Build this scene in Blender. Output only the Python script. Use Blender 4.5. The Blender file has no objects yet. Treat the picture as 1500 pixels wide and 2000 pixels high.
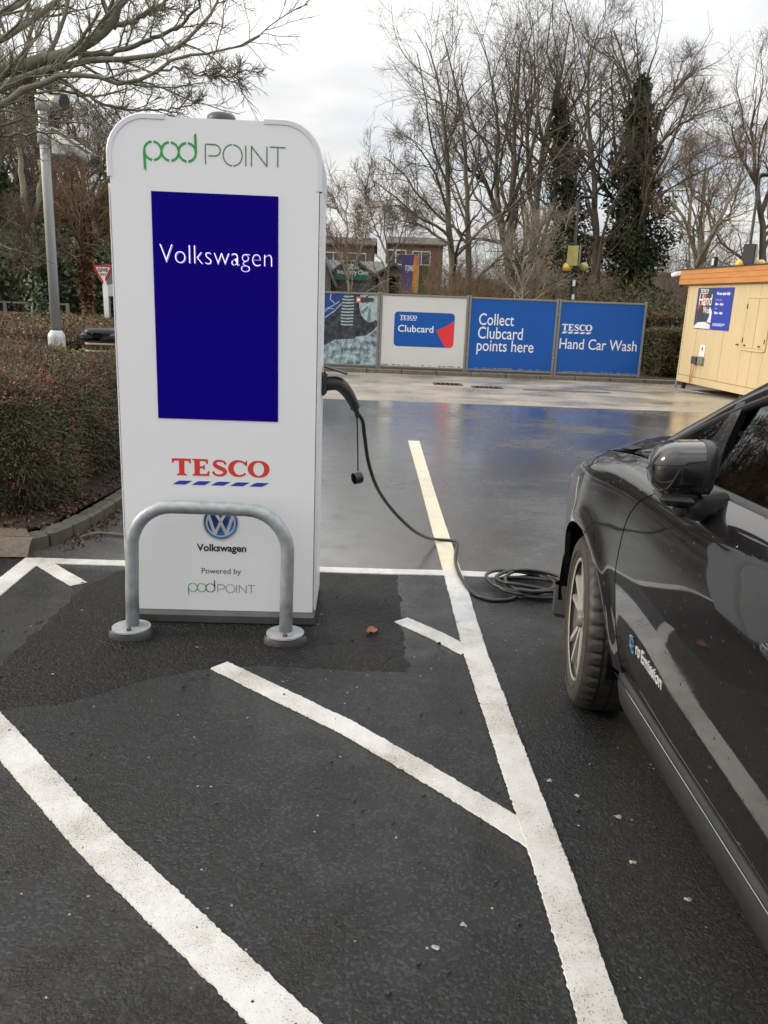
import bpy, bmesh, math, random
import numpy as np
from mathutils import Vector, Matrix
from mathutils.geometry import tessellate_polygon

rng = np.random.default_rng(7)
random.seed(7)
SC = bpy.context.scene
COL = SC.collection
R = math.radians

# ------------------------------------------------------------------ camera
EYE = 1.37; PITCH = R(13.86); ROLL = R(2.2); FPX = 1520.0
Fw = np.array([0, math.cos(PITCH), -math.sin(PITCH)])
Rt = np.array([1.0, 0, 0]); Up = np.array([0, math.sin(PITCH), math.cos(PITCH)])
cR = math.cos(ROLL) * Rt + math.sin(ROLL) * Up
cU = -math.sin(ROLL) * Rt + math.cos(ROLL) * Up
cd = bpy.data.cameras.new('camera'); cam = bpy.data.objects.new('camera', cd); COL.objects.link(cam)
cd.sensor_fit = 'VERTICAL'; cd.sensor_height = 24.0; cd.lens = 24.0 * FPX / 2000.0
cd.clip_start = 0.05; cd.clip_end = 2000
M = Matrix.Identity(4)
for i in range(3):
    M[i][0] = cR[i]; M[i][1] = cU[i]; M[i][2] = -Fw[i]
M[2][3] = EYE
cam.matrix_world = M
SC.camera = cam

def at(px, py, Y):
    """point of the place seen at photo pixel (px, py) and standing Y metres ahead"""
    dx, dy = px - 750, py - 1000
    a = dx * math.cos(ROLL) + dy * math.sin(ROLL); b = -dx * math.sin(ROLL) + dy * math.cos(ROLL)
    d = Fw * FPX + Rt * a - Up * b
    return np.array([0, 0, EYE]) + d * (Y / d[1])

# ------------------------------------------------------------------ sky and sun
SUN_EL = R(24); SUN_AZ = R(-92)          # azimuth from straight ahead, negative = left
sdir = np.array([math.sin(SUN_AZ) * math.cos(SUN_EL), math.cos(SUN_AZ) * math.cos(SUN_EL), math.sin(SUN_EL)])
W = bpy.data.worlds.new('World'); SC.world = W; W.use_nodes = True
nt = W.node_tree; N = nt.nodes; L = nt.links; N.clear()
def nd(tree, t, **kw):
    n = tree.nodes.new(t)
    for k, v in kw.items():
        if k == 'inp':
            for a, b in v.items(): n.inputs[a].default_value = b
        else: setattr(n, k, v)
    return n
out = nd(nt, 'ShaderNodeOutputWorld')
sky = nd(nt, 'ShaderNodeTexSky', sky_type='NISHITA', sun_disc=False, sun_elevation=SUN_EL, sun_rotation=SUN_AZ)
bg1 = nd(nt, 'ShaderNodeBackground', inp={'Strength': 0.12}); L.new(sky.outputs[0], bg1.inputs[0])
tc = nd(nt, 'ShaderNodeTexCoord'); sep = nd(nt, 'ShaderNodeSeparateXYZ'); L.new(tc.outputs['Generated'], sep.inputs[0])
def mth(tree, op, a, b=None, clamp=False):
    n = tree.nodes.new('ShaderNodeMath'); n.operation = op; n.use_clamp = clamp
    for i, v in enumerate((a, b)):
        if v is None: continue
        if isinstance(v, (int, float)): n.inputs[i].default_value = v
        else: tree.links.new(v, n.inputs[i])
    return n.outputs[0]
zc = mth(nt, 'MAXIMUM', sep.outputs[2], 0.0)
den = mth(nt, 'ADD', zc, 0.12)
cmb = nd(nt, 'ShaderNodeCombineXYZ')
L.new(mth(nt, 'DIVIDE', sep.outputs[0], den), cmb.inputs[0]); L.new(mth(nt, 'DIVIDE', sep.outputs[1], den), cmb.inputs[1])
cn = nd(nt, 'ShaderNodeTexNoise', inp={'Scale': 0.9, 'Detail': 7.0, 'Roughness': 0.52, 'Distortion': 0.3}); L.new(cmb.outputs[0], cn.inputs['Vector'])
cn2 = nd(nt, 'ShaderNodeTexNoise', inp={'Scale': 0.45, 'Detail': 5.0, 'Roughness': 0.5}); 
mp2 = nd(nt, 'ShaderNodeMapping'); mp2.inputs['Location'].default_value = (4.3, 2.1, 0); L.new(cmb.outputs[0], mp2.inputs[0]); L.new(mp2.outputs[0], cn2.inputs['Vector'])
cr = nd(nt, 'ShaderNodeValToRGB'); e = cr.color_ramp.elements
e[0].position = 0.30; e[0].color = (0.58, 0.60, 0.635, 1); e[1].position = 0.62; e[1].color = (0.94, 0.925, 0.89, 1)
L.new(cn.outputs['Fac'], cr.inputs[0])
# overcast sky: brighter overhead than low down
cie = mth(nt, 'ADD', mth(nt, 'MULTIPLY', zc, 1.15), 0.50)
# thin bright cloud towards the hidden sun
vd = nd(nt, 'ShaderNodeVectorMath', operation='DOT_PRODUCT'); L.new(tc.outputs['Generated'], vd.inputs[0]); vd.inputs[1].default_value = tuple(sdir)
gl = mth(nt, 'POWER', mth(nt, 'MAXIMUM', vd.outputs['Value'], 0.0), 7.0)
gcol = nd(nt, 'ShaderNodeMixRGB', blend_type='ADD', inp={'Color2': (0.62, 0.5, 0.3, 1)}); L.new(gl, gcol.inputs['Fac']); L.new(cr.outputs[0], gcol.inputs['Color1'])
bg2 = nd(nt, 'ShaderNodeBackground'); L.new(gcol.outputs[0], bg2.inputs[0]); L.new(cie, bg2.inputs[1])
mx = nd(nt, 'ShaderNodeMixShader')
cov = nd(nt, 'ShaderNodeValToRGB'); e = cov.color_ramp.elements
e[0].position = 0.36; e[0].color = (0.45, 0.45, 0.45, 1); e[1].position = 0.47; e[1].color = (1, 1, 1, 1)
L.new(cn2.outputs['Fac'], cov.inputs[0])
L.new(cov.outputs[0], mx.inputs[0]); L.new(bg1.outputs[0], mx.inputs[1]); L.new(bg2.outputs[0], mx.inputs[2]); L.new(mx.outputs[0], out.inputs[0])

sl = bpy.data.lights.new('sun', 'SUN'); sl.energy = 1.5; sl.angle = R(11); sl.color = (1.0, 0.86, 0.64)
so = bpy.data.objects.new('sun', sl); COL.objects.link(so)
so.rotation_euler = Vector(-sdir).to_track_quat('-Z', 'Y').to_euler()
so.location = (-20, 10, 20)

vs = SC.view_settings
SC.display_settings.display_device = 'sRGB'
vs.view_transform = 'Standard'; vs.look = 'None'; vs.gamma = 1.0; vs.exposure = 0.68; vs.use_curve_mapping = False
SC.cycles.max_bounces = 8; SC.cycles.diffuse_bounces = 3; SC.cycles.glossy_bounces = 4; SC.cycles.transparent_max_bounces = 24
SC.cycles.caustics_reflective = False; SC.cycles.caustics_refractive = False; SC.cycles.sample_clamp_indirect = 6.0

# ------------------------------------------------------------------ object helpers
ORG = {}
def tag(o, label=None, cat=None, group=None, kind=None):
    if label: o['label'] = label
    if cat: o['category'] = cat
    if group: o['group'] = group
    if kind: o['kind'] = kind
    return o
def thing(name, label, cat, loc=(0, 0, 0), rz=0.0, group=None, local=False):
    o = bpy.data.objects.new(name, None); COL.objects.link(o)
    o.location = loc; o.rotation_euler = (0, 0, rz); o.empty_display_size = 0.1
    ORG[o.name] = np.zeros(3) if local else np.array(loc, float)
    return tag(o, label, cat, group)
def mk(me, name, mat=None, parent=None):
    me.name = name
    o = bpy.data.objects.new(name, me); COL.objects.link(o)
    if mat is not None and not len(me.materials): me.materials.append(mat)
    org = np.zeros(3)
    if parent is not None:
        o.parent = parent; org = ORG.get(parent.name, np.zeros(3))
    ORG[o.name] = org
    return o
class B:
    """collects faces, builds one mesh"""
    def __init__(s): s.v = []; s.f = []; s.n = 0; s.sm = []
    def add(s, vs, fs, smooth=False):
        vs = np.asarray(vs, float).reshape(-1, 3)
        s.v.append(vs); s.f += [tuple(int(i) + s.n for i in f) for f in fs]; s.sm += [smooth] * len(fs); s.n += len(vs); return s
    def box(s, c, size, M=None, bev=0.0):
        hx, hy, hz = [q / 2 for q in size]
        if bev > 0:
            b = min(bev, hx * .98, hy * .98, hz * .98); vs = []; 
            for z, k in ((-hz, 1), (-hz + b, 0), (hz - b, 0), (hz, 1)):
                x = hx - b * k; y = hy - b * k; c2 = b * (0.7 if not k else 0.5)
                vs += [(-x + c2, -y, z), (x - c2, -y, z), (x, -y + c2, z), (x, y - c2, z), (x - c2, y, z), (-x + c2, y, z), (-x, y - c2, z), (-x, -y + c2, z)]
            fs = [tuple(range(7, -1, -1)), tuple(range(24, 32))]
            for r in range(3):
                for i in range(8):
                    j = (i + 1) % 8; fs.append((r * 8 + i, r * 8 + j, r * 8 + 8 + j, r * 8 + 8 + i))
        else:
            vs = [(x, y, z) for z in (-hz, hz) for x, y in ((-hx, -hy), (hx, -hy), (hx, hy), (-hx, hy))]
            fs = [(3, 2, 1, 0), (4, 5, 6, 7), (0, 1, 5, 4), (1, 2, 6, 5), (2, 3, 7, 6), (3, 0, 4, 7)]
        vs = np.array(vs)
        if M is not None: vs = vs @ np.array(M).T
        return s.add(vs + np.array(c, float), fs)
    def tube(s, P, rad, n=8, caps=True, smooth=True):
        P = np.asarray(P, float); K = len(P); rad = np.full(K, rad) if np.isscalar(rad) else np.asarray(rad, float)
        T = np.gradient(P, axis=0); T /= np.linalg.norm(T, axis=1)[:, None] + 1e-12
        ref = np.array([0, 0, 1.0]) if abs(T[0][2]) < .9 else np.array([1.0, 0, 0])
        u = np.cross(T[0], ref); u /= np.linalg.norm(u); vs = []
        for i in range(K):
            u = u - T[i] * (u @ T[i]); u /= np.linalg.norm(u) + 1e-12; w = np.cross(T[i], u)
            a = np.arange(n) * 2 * math.pi / n
            vs.append(P[i] + rad[i] * (np.cos(a)[:, None] * u + np.sin(a)[:, None] * w))
        fs = [(i * n + j, i * n + (j + 1) % n, (i + 1) * n + (j + 1) % n, (i + 1) * n + j) for i in range(K - 1) for j in range(n)]
        s.add(np.concatenate(vs), fs, smooth)
        if caps:
            m = s.n - K * n; s.f += [tuple(m + j for j in range(n - 1, -1, -1)), tuple(s.n - n + j for j in range(n))]; s.sm += [False, False]
        return s
    def grid(s, G, smooth=True, flip=False, closed=False):
        G = np.asarray(G, float); a, b = G.shape[:2]; fs = []
        for i in range(a - 1):
            for j in range(b if closed else b - 1):
                q = (i * b + j, i * b + (j + 1) % b, (i + 1) * b + (j + 1) % b, (i + 1) * b + j)
                fs.append(q[::-1] if flip else q)
        return s.add(G.reshape(-1, 3), fs, smooth)
    def lathe(s, prof, c=(0, 0, 0), n=24, axis='z', smooth=True, caps=True):
        pr = np.array(prof, float); a = np.arange(n) * 2 * math.pi / n; G = []
        for r, z in pr:
            ring = np.stack([r * np.cos(a), r * np.sin(a), np.full(n, z)], 1)
            if axis == 'x': ring = ring[:, [2, 0, 1]]
            if axis == 'y': ring = ring[:, [1, 2, 0]]
            G.append(ring + np.array(c))
        s.grid(np.array(G), smooth, closed=True)
        if caps:
            m = s.n - len(pr) * n; s.f += [tuple(m + j for j in range(n - 1, -1, -1)), tuple(s.n - n + j for j in range(n))]; s.sm += [False, False]
        return s
    def flat(s, poly, o, ux, uy, off=0.0, depth=0.0):
        """filled 2-D outline placed on the plane o + x ux + y uy, normal = ux x uy"""
        o = np.array(o, float); ux = np.array(ux, float); uy = np.array(uy, float); nn = np.cross(ux, uy); nn /= np.linalg.norm(nn)
        p = np.array(poly, float); P = o + p[:, :1] * ux + p[:, 1:2] * uy + nn * off; m = len(p)
        tri = tessellate_polygon([[Vector((q[0], q[1], 0)) for q in p]])
        area = 0.5 * np.sum(p[:, 0] * np.roll(p[:, 1], -1) - np.roll(p[:, 0], -1) * p[:, 1])
        fs = []
        for t in tri:
            a, b, c = p[t[0]], p[t[1]], p[t[2]]
            cr_ = (b[0] - a[0]) * (c[1] - a[1]) - (b[1] - a[1]) * (c[0] - a[0])
            fs.append(tuple(t) if cr_ > 0 else tuple(t)[::-1])
        if depth > 0:
            Q = P - nn * depth; k = len(fs)
            fs = fs + [tuple(i + m for i in f[::-1]) for f in fs]
            for i in range(m):
                j = (i + 1) % m; q = (i, j, j + m, i + m); fs.append(q[::-1] if area > 0 else q)
            P = np.concatenate([P, Q])
        return s.add(P, fs)
    def build(s, name, mat, parent=None, kind=None, label=None):
        me = bpy.data.meshes.new(name)
        org = ORG.get(parent.name, np.zeros(3)) if parent is not None else np.zeros(3)
        V = np.concatenate(s.v) - org
        me.from_pydata(V.tolist(), [], s.f)
        me.polygons.foreach_set('use_smooth', s.sm)
        me.update()
        o = mk(me, name, mat, parent)
        if kind: o['kind'] = kind
        if label: o['label'] = label
        return o
def sharp(o, ang=35):
    """keep hard edges crisp on a smooth mesh"""
    me = o.data; bm = bmesh.new(); bm.from_mesh(me)
    for ed in bm.edges:
        if len(ed.link_faces) == 2 and ed.calc_face_angle(0) > R(ang): ed.smooth = False
    bm.to_mesh(me); bm.free(); return o
def fastmesh(name, V, Q, mat, parent=None, kind=None, smooth=False):
    V = np.ascontiguousarray(V, np.float32).reshape(-1, 3); Q = np.ascontiguousarray(Q, np.int32); k = Q.shape[1]
    if parent is not None: V = (V - ORG.get(parent.name, np.zeros(3))).astype(np.float32)
    me = bpy.data.meshes.new(name)
    me.vertices.add(len(V)); me.vertices.foreach_set('co', V.ravel())
    me.loops.add(Q.size); me.loops.foreach_set('vertex_index', Q.ravel())
    me.polygons.add(len(Q)); me.polygons.foreach_set('loop_start', np.arange(len(Q), dtype=np.int32) * k)
    if smooth: me.polygons.foreach_set('use_smooth', np.ones(len(Q), bool))
    me.update(calc_edges=True); me.validate()
    o = mk(me, name, mat, parent)
    if kind: o['kind'] = kind
    return o
def copy_tree(o, loc=None, rz=None, sc=None, label=None, group=None, parent=None):
    c = o.copy(); COL.objects.link(c)
    if parent is not None:
        c.parent = parent
    else:
        if loc is not None: c.location = loc
        if rz is not None: c.rotation_euler = (0, 0, rz)
        if sc is not None: c.scale = (sc, sc, sc)
        if label: c['label'] = label
        if group: c['group'] = group
    for ch in list(o.children): copy_tree(ch, parent=c)
    return c
def catmull(P, n=6, closed=False):
    P = np.asarray(P, float); K = len(P); o = []
    for i in range(K if closed else K - 1):
        g = lambda j: P[j % K] if closed else P[min(max(j, 0), K - 1)]
        p0, p1, p2, p3 = g(i - 1), g(i), g(i + 1), g(i + 2)
        for t in np.arange(n) / n:
            o.append(0.5 * (2 * p1 + (p2 - p0) * t + (2 * p0 - 5 * p1 + 4 * p2 - p3) * t * t + (3 * p1 - p0 - 3 * p2 + p3) * t ** 3))
    if not closed: o.append(P[-1])
    return np.array(o)
def ribbon(P, w, closed=False):
    """outline quads of a stroke of width w (number or list) along 2-D points"""
    P = np.asarray(P, float); K = len(P); w = np.full(K, w) if np.isscalar(w) else np.asarray(w, float)
    T = (np.roll(P, -1, 0) - np.roll(P, 1, 0)) if closed else np.gradient(P, axis=0)
    T /= np.linalg.norm(T, axis=1)[:, None] + 1e-12; Nn = np.stack([-T[:, 1], T[:, 0]], 1)
    A_, B_ = P + Nn * w[:, None] / 2, P - Nn * w[:, None] / 2
    V = np.concatenate([A_, B_]); fs = []
    for i in range(K if closed else K - 1):
        j = (i + 1) % K; fs.append((i + K, j + K, j, i))
    return V, fs
def put2d(b, V, fs, o, ux, uy, off=0.0):
    o = np.array(o, float); ux = np.array(ux, float); uy = np.array(uy, float); nn = np.cross(ux, uy); nn /= np.linalg.norm(nn)
    V = np.asarray(V, float)
    return b.add(o + V[:, :1] * ux + V[:, 1:2] * uy + nn * off, fs)
_tc = {}
def text2d(body, off=0.0, spacing=1.0):
    key = (body, off, spacing)
    if key not in _tc:
        c = bpy.data.curves.new('lettering', 'FONT'); c.body = body; c.offset = off; c.resolution_u = 4; c.space_character = spacing
        o = bpy.data.objects.new('lettering', c); COL.objects.link(o)
        me = o.evaluated_get(bpy.context.evaluated_depsgraph_get()).to_mesh()
        V = np.array([v.co[:2] for v in me.vertices]); fs = [tuple(p.vertices) for p in me.polygons]
        o.to_mesh_clear() if hasattr(o, 'to_mesh_clear') else None
        bpy.data.objects.remove(o); bpy.data.curves.remove(c)
        _tc[key] = (V - V.min(0), fs)
    return _tc[key]
def text(b, body, x, y, w=None, h=None, o=(0, 0, 0), ux=(1, 0, 0), uy=(0, 0, 1), off=0.0015, bold=0.0, spacing=1.0):
    V, fs = text2d(body, bold, spacing); s = V.max(0)
    kx = w / s[0] if w else h / s[1]; ky = h / s[1] if h else kx
    put2d(b, V * [kx, ky] + [x, y], fs, o, ux, uy, off)
def ell(cx, cy, rx, ry, n=32, a0=0, a1=360):
    a = np.radians(np.linspace(a0, a1, n, endpoint=(a1 - a0) < 360)); return np.stack([cx + rx * np.cos(a), cy + ry * np.sin(a)], 1)
def rrect(x0, y0, x1, y1, r, n=6):
    o = []
    for cx, cy, a in ((x1 - r, y0 + r, -90), (x1 - r, y1 - r, 0), (x0 + r, y1 - r, 90), (x0 + r, y0 + r, 180)):
        o += list(ell(cx, cy, r, r, n, a, a + 90))
    return np.array(o)

# ------------------------------------------------------------------ materials
def mat(name, col, rough=0.5, metal=0.0, spec=0.5, col2=None, vs=8.0, vd=4.0, mid=0.5, wid=0.25, bump=0.0, bs=60.0, bdist=0.004, coat=0.0, coatr=0.05, emit=None, es=1.0, rough2=None, stretch=None, trans=0.0):
    m = bpy.data.materials.new(name); m.use_nodes = True; t = m.node_tree; p = t.nodes['Principled BSDF']
    p.inputs['Base Color'].default_value = (*col, 1); p.inputs['Roughness'].default_value = rough; p.inputs['Metallic'].default_value = metal
    p.inputs['Specular IOR Level'].default_value = spec; p.inputs['Coat Weight'].default_value = coat; p.inputs['Coat Roughness'].default_value = coatr
    if emit is not None:
        p.inputs['Emission Color'].default_value = (*emit, 1); p.inputs['Emission Strength'].default_value = es
    if trans: p.inputs['Transmission Weight'].default_value = trans
    co = None
    if col2 is not None or bump or rough2 is not None:
        tcn = nd(t, 'ShaderNodeTexCoord'); co = tcn.outputs['Object']
        if stretch:
            mp = nd(t, 'ShaderNodeMapping'); mp.inputs['Scale'].default_value = stretch; t.links.new(co, mp.inputs[0]); co = mp.outputs[0]
    if col2 is not None or rough2 is not None:
        nz = nd(t, 'ShaderNodeTexNoise', inp={'Scale': vs, 'Detail': vd, 'Roughness': 0.6}); t.links.new(co, nz.inputs['Vector'])
        mr = nd(t, 'ShaderNodeMapRange', inp={1: mid - wid, 2: mid + wid}); t.links.new(nz.outputs['Fac'], mr.inputs[0])
        if col2 is not None:
            mc = nd(t, 'ShaderNodeMixRGB', inp={'Color1': (*col, 1), 'Color2': (*col2, 1)}); t.links.new(mr.outputs[0], mc.inputs[0]); t.links.new(mc.outputs[0], p.inputs['Base Color'])
        if rough2 is not None:
            m2 = nd(t, 'ShaderNodeMapRange', inp={3: rough, 4: rough2}); t.links.new(mr.outputs[0], m2.inputs[0]); t.links.new(m2.outputs[0], p.inputs['Roughness'])
    if bump:
        n2 = nd(t, 'ShaderNodeTexNoise', inp={'Scale': bs, 'Detail': 3.0}); t.links.new(co, n2.inputs['Vector'])
        bp = nd(t, 'ShaderNodeBump', inp={'Strength': bump, 'Distance': bdist}); t.links.new(n2.outputs['Fac'], bp.inputs['Height']); t.links.new(bp.outputs[0], p.inputs['Normal'])
    return m

def asphalt(name, base, light, stone=95.0, bump=0.6, bdist=0.006, r0=0.1, r1=0.5, wet=0.9, wmid=0.5, wwid=0.12, patch=0.5, fleck=0.0, flat_wet=0.6, spec=0.5, film=0.0, vw=.7, fw=.5, fs=1.25):
    """wet bitumen macadam: stones from a cell pattern, a film of water that smooths parts of it"""
    m = bpy.data.materials.new(name); m.use_nodes = True; t = m.node_tree; p = t.nodes['Principled BSDF']; l = t.links
    co = nd(t, 'ShaderNodeTexCoord').outputs['Object']
    vor = nd(t, 'ShaderNodeTexVoronoi', inp={'Scale': stone, 'Randomness': 1.0}); l.new(co, vor.inputs['Vector'])
    fine = nd(t, 'ShaderNodeTexNoise', inp={'Scale': stone * fs, 'Detail': 5.0, 'Roughness': 0.72}); l.new(co, fine.inputs['Vector'])
    big = nd(t, 'ShaderNodeTexNoise', inp={'Scale': wet, 'Detail': 5.0, 'Roughness': 0.55, 'Distortion': 0.4}); l.new(co, big.inputs['Vector'])
    mid_ = nd(t, 'ShaderNodeTexNoise', inp={'Scale': 5.5, 'Detail': 5.0, 'Roughness': 0.6}); l.new(co, mid_.inputs['Vector'])
    wm = nd(t, 'ShaderNodeMapRange', inp={1: wmid - wwid, 2: wmid + wwid}); wm.interpolation_type = 'SMOOTHSTEP'
    l.new(mth(t, 'ADD', mth(t, 'MULTIPLY', big.outputs['Fac'], 0.75), mth(t, 'MULTIPLY', mid_.outputs['Fac'], 0.25)), wm.inputs[0])   # 1 = wet
    sepc = nd(t, 'ShaderNodeSeparateColor'); l.new(vor.outputs['Color'], sepc.inputs[0])
    c1 = nd(t, 'ShaderNodeMixRGB', inp={'Color1': (*base, 1), 'Color2': (*light, 1)}); l.new(mth(t, 'POWER', sepc.outputs[0], 3.0), c1.inputs[0])
    c2 = nd(t, 'ShaderNodeMixRGB', blend_type='MULTIPLY', inp={'Fac': patch}); l.new(c1.outputs[0], c2.inputs[1])
    rp = nd(t, 'ShaderNodeValToRGB'); rp.color_ramp.elements[0].position = .3; rp.color_ramp.elements[0].color = (.45, .43, .41, 1); rp.color_ramp.elements[1].position = .7; rp.color_ramp.elements[1].color = (1.25, 1.25, 1.25, 1)
    l.new(mid_.outputs['Fac'], rp.inputs[0]); l.new(rp.outputs[0], c2.inputs[2])
    last = c2.outputs[0]
    if fleck > 0:
        v3 = nd(t, 'ShaderNodeTexVoronoi', inp={'Scale': stone * 0.6}); l.new(co, v3.inputs['Vector'])
        s3 = nd(t, 'ShaderNodeSeparateColor'); l.new(v3.outputs['Color'], s3.inputs[0])
        fk = mth(t, 'MULTIPLY', mth(t, 'GREATER_THAN', s3.outputs[1], 1 - fleck), mth(t, 'LESS_THAN', v3.outputs['Distance'], 0.28))
        c3 = nd(t, 'ShaderNodeMixRGB', inp={'Color2': (.32, .31, .28, 1)}); l.new(fk, c3.inputs[0]); l.new(last, c3.inputs[1]); last = c3.outputs[0]
    l.new(last, p.inputs['Base Color'])
    rr = nd(t, 'ShaderNodeMapRange', inp={3: r1, 4: r0}); l.new(wm.outputs[0], rr.inputs[0]); l.new(rr.outputs[0], p.inputs['Roughness'])
    hgt = mth(t, 'ADD', mth(t, 'MULTIPLY', mth(t, 'SUBTRACT', 1.0, vor.outputs['Distance']), vw), mth(t, 'MULTIPLY', fine.outputs['Fac'], fw))
    und = nd(t, 'ShaderNodeTexNoise', inp={'Scale': 34.0, 'Detail': 2.0}); l.new(co, und.inputs['Vector']); hgt = mth(t, 'ADD', hgt, mth(t, 'MULTIPLY', und.outputs['Fac'], .55))
    st = mth(t, 'MULTIPLY', mth(t, 'SUBTRACT', 1.0, mth(t, 'MULTIPLY', wm.outputs[0], flat_wet)), bump)
    bp = nd(t, 'ShaderNodeBump', inp={'Distance': bdist}); l.new(st, bp.inputs['Strength']); l.new(hgt, bp.inputs['Height'])
    l.new(bp.outputs[0], p.inputs['Normal'])
    p.inputs['Specular IOR Level'].default_value = spec
    if film:      # standing water over the stones
        l.new(mth(t, 'MULTIPLY', wm.outputs[0], film), p.inputs['Coat Weight']); p.inputs['Coat IOR'].default_value = 1.33; p.inputs['Coat Roughness'].default_value = .15
        b2 = nd(t, 'ShaderNodeBump', inp={'Distance': bdist * .5, 'Strength': bump * .5}); l.new(hgt, b2.inputs['Height']); l.new(b2.outputs[0], p.inputs['Coat Normal'])
    return m

m_bay = asphalt('bay asphalt', (.0048, .0056, .0068), (.032, .0345, .038), stone=140, bump=1.0, bdist=.0062, r0=.09, r1=.42, wet=.8, wmid=.49, patch=.45, fleck=.006, flat_wet=.5, spec=.45, film=.32, vw=.45, fw=1.7, fs=.72)
m_aisle = asphalt('aisle asphalt', (.062, .063, .064), (.14, .141, .142), stone=170, bump=0.45, bdist=.0035, r0=.09, r1=.38, wet=.35, wmid=.46, wwid=.11, patch=.35, flat_wet=.7, spec=.8, film=.9, vw=.4, fw=.9)
m_patch = asphalt('patch tarmac', (.0028, .0028, .003), (.022, .022, .022), stone=78, bump=1.0, bdist=.016, r0=.42, r1=.58, wet=1.2, patch=.3, fleck=.004, flat_wet=.1, spec=.32, fw=.8)
m_apron = mat('apron concrete', (.38, .345, .285), .5, col2=(.18, .162, .135), vs=.7, vd=9, wid=.16, rough2=.18, bump=.12, bs=55)
m_soil = mat('soil', (.035, .022, .014), .9, col2=(.012, .009, .007), vs=14, bump=1.0, bs=30, bdist=.02)
m_verge = mat('verge', (.05, .045, .02), .95, col2=(.03, .022, .012), vs=.8, bump=.6, bs=12, bdist=.05)
m_kerb = mat('kerb concrete', (.20, .175, .14), .6, col2=(.085, .078, .06), vs=9, vd=7, bump=.5, bs=130, bdist=.003)
m_kerb2 = mat('mossy kerb', (.105, .095, .068), .6, col2=(.038, .036, .026), vs=11, vd=7, bump=.6, bs=120, bdist=.004)
m_gravel = mat('exposed aggregate', (.17, .135, .10), .6, col2=(.05, .04, .032), vs=60, vd=6, bump=1.0, bs=150, bdist=.006)
# worn thermoplastic paint, chipped through to the tarmac
def paintmat(name, col, dirt, scale, thr, wid=.05):
    m = bpy.data.materials.new(name); m.use_nodes = True; t = m.node_tree; p = t.nodes['Principled BSDF']; l = t.links
    co = nd(t, 'ShaderNodeTexCoord').outputs['Object']
    n1 = nd(t, 'ShaderNodeTexNoise', inp={'Scale': scale, 'Detail': 5.0, 'Roughness': .7}); l.new(co, n1.inputs[0])
    n3 = nd(t, 'ShaderNodeTexNoise', inp={'Scale': 3.5, 'Detail': 6.0, 'Roughness': .65}); l.new(co, n3.inputs[0])
    n4 = nd(t, 'ShaderNodeTexNoise', inp={'Scale': 22.0, 'Detail': 6.0, 'Roughness': .7}); l.new(co, n4.inputs[0])
    c1 = nd(t, 'ShaderNodeMixRGB', inp={'Color1': (*col, 1), 'Color2': (*dirt, 1)})
    mr = nd(t, 'ShaderNodeMapRange', inp={1: .42, 2: .68}); l.new(n3.outputs['Fac'], mr.inputs[0])
    mr4 = nd(t, 'ShaderNodeMapRange', inp={1: .35, 2: .7}); l.new(n4.outputs['Fac'], mr4.inputs[0])
    l.new(mth(t, 'ADD', mth(t, 'MULTIPLY', mr.outputs[0], .5), mth(t, 'MULTIPLY', mr4.outputs[0], .28), True), c1.inputs[0])
    mr2 = nd(t, 'ShaderNodeMapRange', inp={1: thr, 2: thr + wid}); l.new(mth(t, 'ADD', n1.outputs['Fac'], mth(t, 'MULTIPLY', mth(t, 'SUBTRACT', n3.outputs['Fac'], .5), .25)), mr2.inputs[0])
    c2 = nd(t, 'ShaderNodeMixRGB', inp={'Color2': (.03, .029, .028, 1)}); l.new(mr2.outputs[0], c2.inputs[0]); l.new(c1.outputs[0], c2.inputs[1])
    l.new(c2.outputs[0], p.inputs['Base Color']); p.inputs['Roughness'].default_value = .55
    bp = nd(t, 'ShaderNodeBump', inp={'Strength': .5, 'Distance': .003}); l.new(n1.outputs['Fac'], bp.inputs['Height']); l.new(bp.outputs[0], p.inputs['Normal'])
    return m
m_line = paintmat('road paint', (.60, .605, .60), (.31, .285, .25), 230, .585, .04)
m_liney = paintmat('old cream paint', (.64, .585, .46), (.48, .41, .31), 160, .66)
m_lined = mat('dirty paint edge', (.33, .26, .18), .7, col2=(.16, .13, .1), vs=40, bump=.5, bs=140)

m_white = mat('white sheet metal', (.87, .885, .895), .38, spec=.4, coat=.15, coatr=.2, rough2=.46, vs=3)
m_trim = mat('lilac white trim', (.76, .77, .82), .32, coat=.2)
m_seam = mat('clear tape', (.72, .73, .75), .18, bump=.6, bs=45, bdist=.004)
m_black = mat('black plastic', (.018, .018, .019), .42, bump=.12, bs=300, bdist=.001)
m_rubber = mat('black rubber', (.016, .016, .017), .55, bump=.1, bs=200, bdist=.001)
m_cable = mat('cable sheath', (.022, .022, .023), .36)
m_screen = mat('display', (.001, .0005, .008), .35, spec=.03, emit=(.0025, .0003, .085), es=1.0)
m_stext = mat('display lettering', (.3, .28, .4), .4, spec=.1, emit=(.80, .74, .97), es=1.0)
m_sglow = mat('display letter edge', (.1, .1, .2), .4, spec=.1, emit=(.16, .12, .42), es=1.0)
m_green = mat('green vinyl', (.02, .36, .05), .45)
m_dgreen = mat('dark green vinyl', (.07, .20, .09), .45)
m_red = mat('red vinyl', (.72, .045, .03), .45)
m_tblue = mat('blue vinyl', (.012, .055, .40), .45)
m_ink = mat('black vinyl', (.02, .02, .022), .45)
m_grey = mat('grey vinyl', (.10, .10, .10), .45)
m_navy = mat('navy print', (.012, .02, .13), .35, col2=(.03, .22, .55), vs=9, vd=1, wid=.12)
m_silver = mat('silver print', (.62, .63, .66), .3, col2=(.42, .43, .47), vs=20, vd=1)
m_plinth = mat('kiosk plinth', (.085, .09, .088), .42, col2=(.05, .052, .05), vs=12, bump=.3, bs=100)
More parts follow.
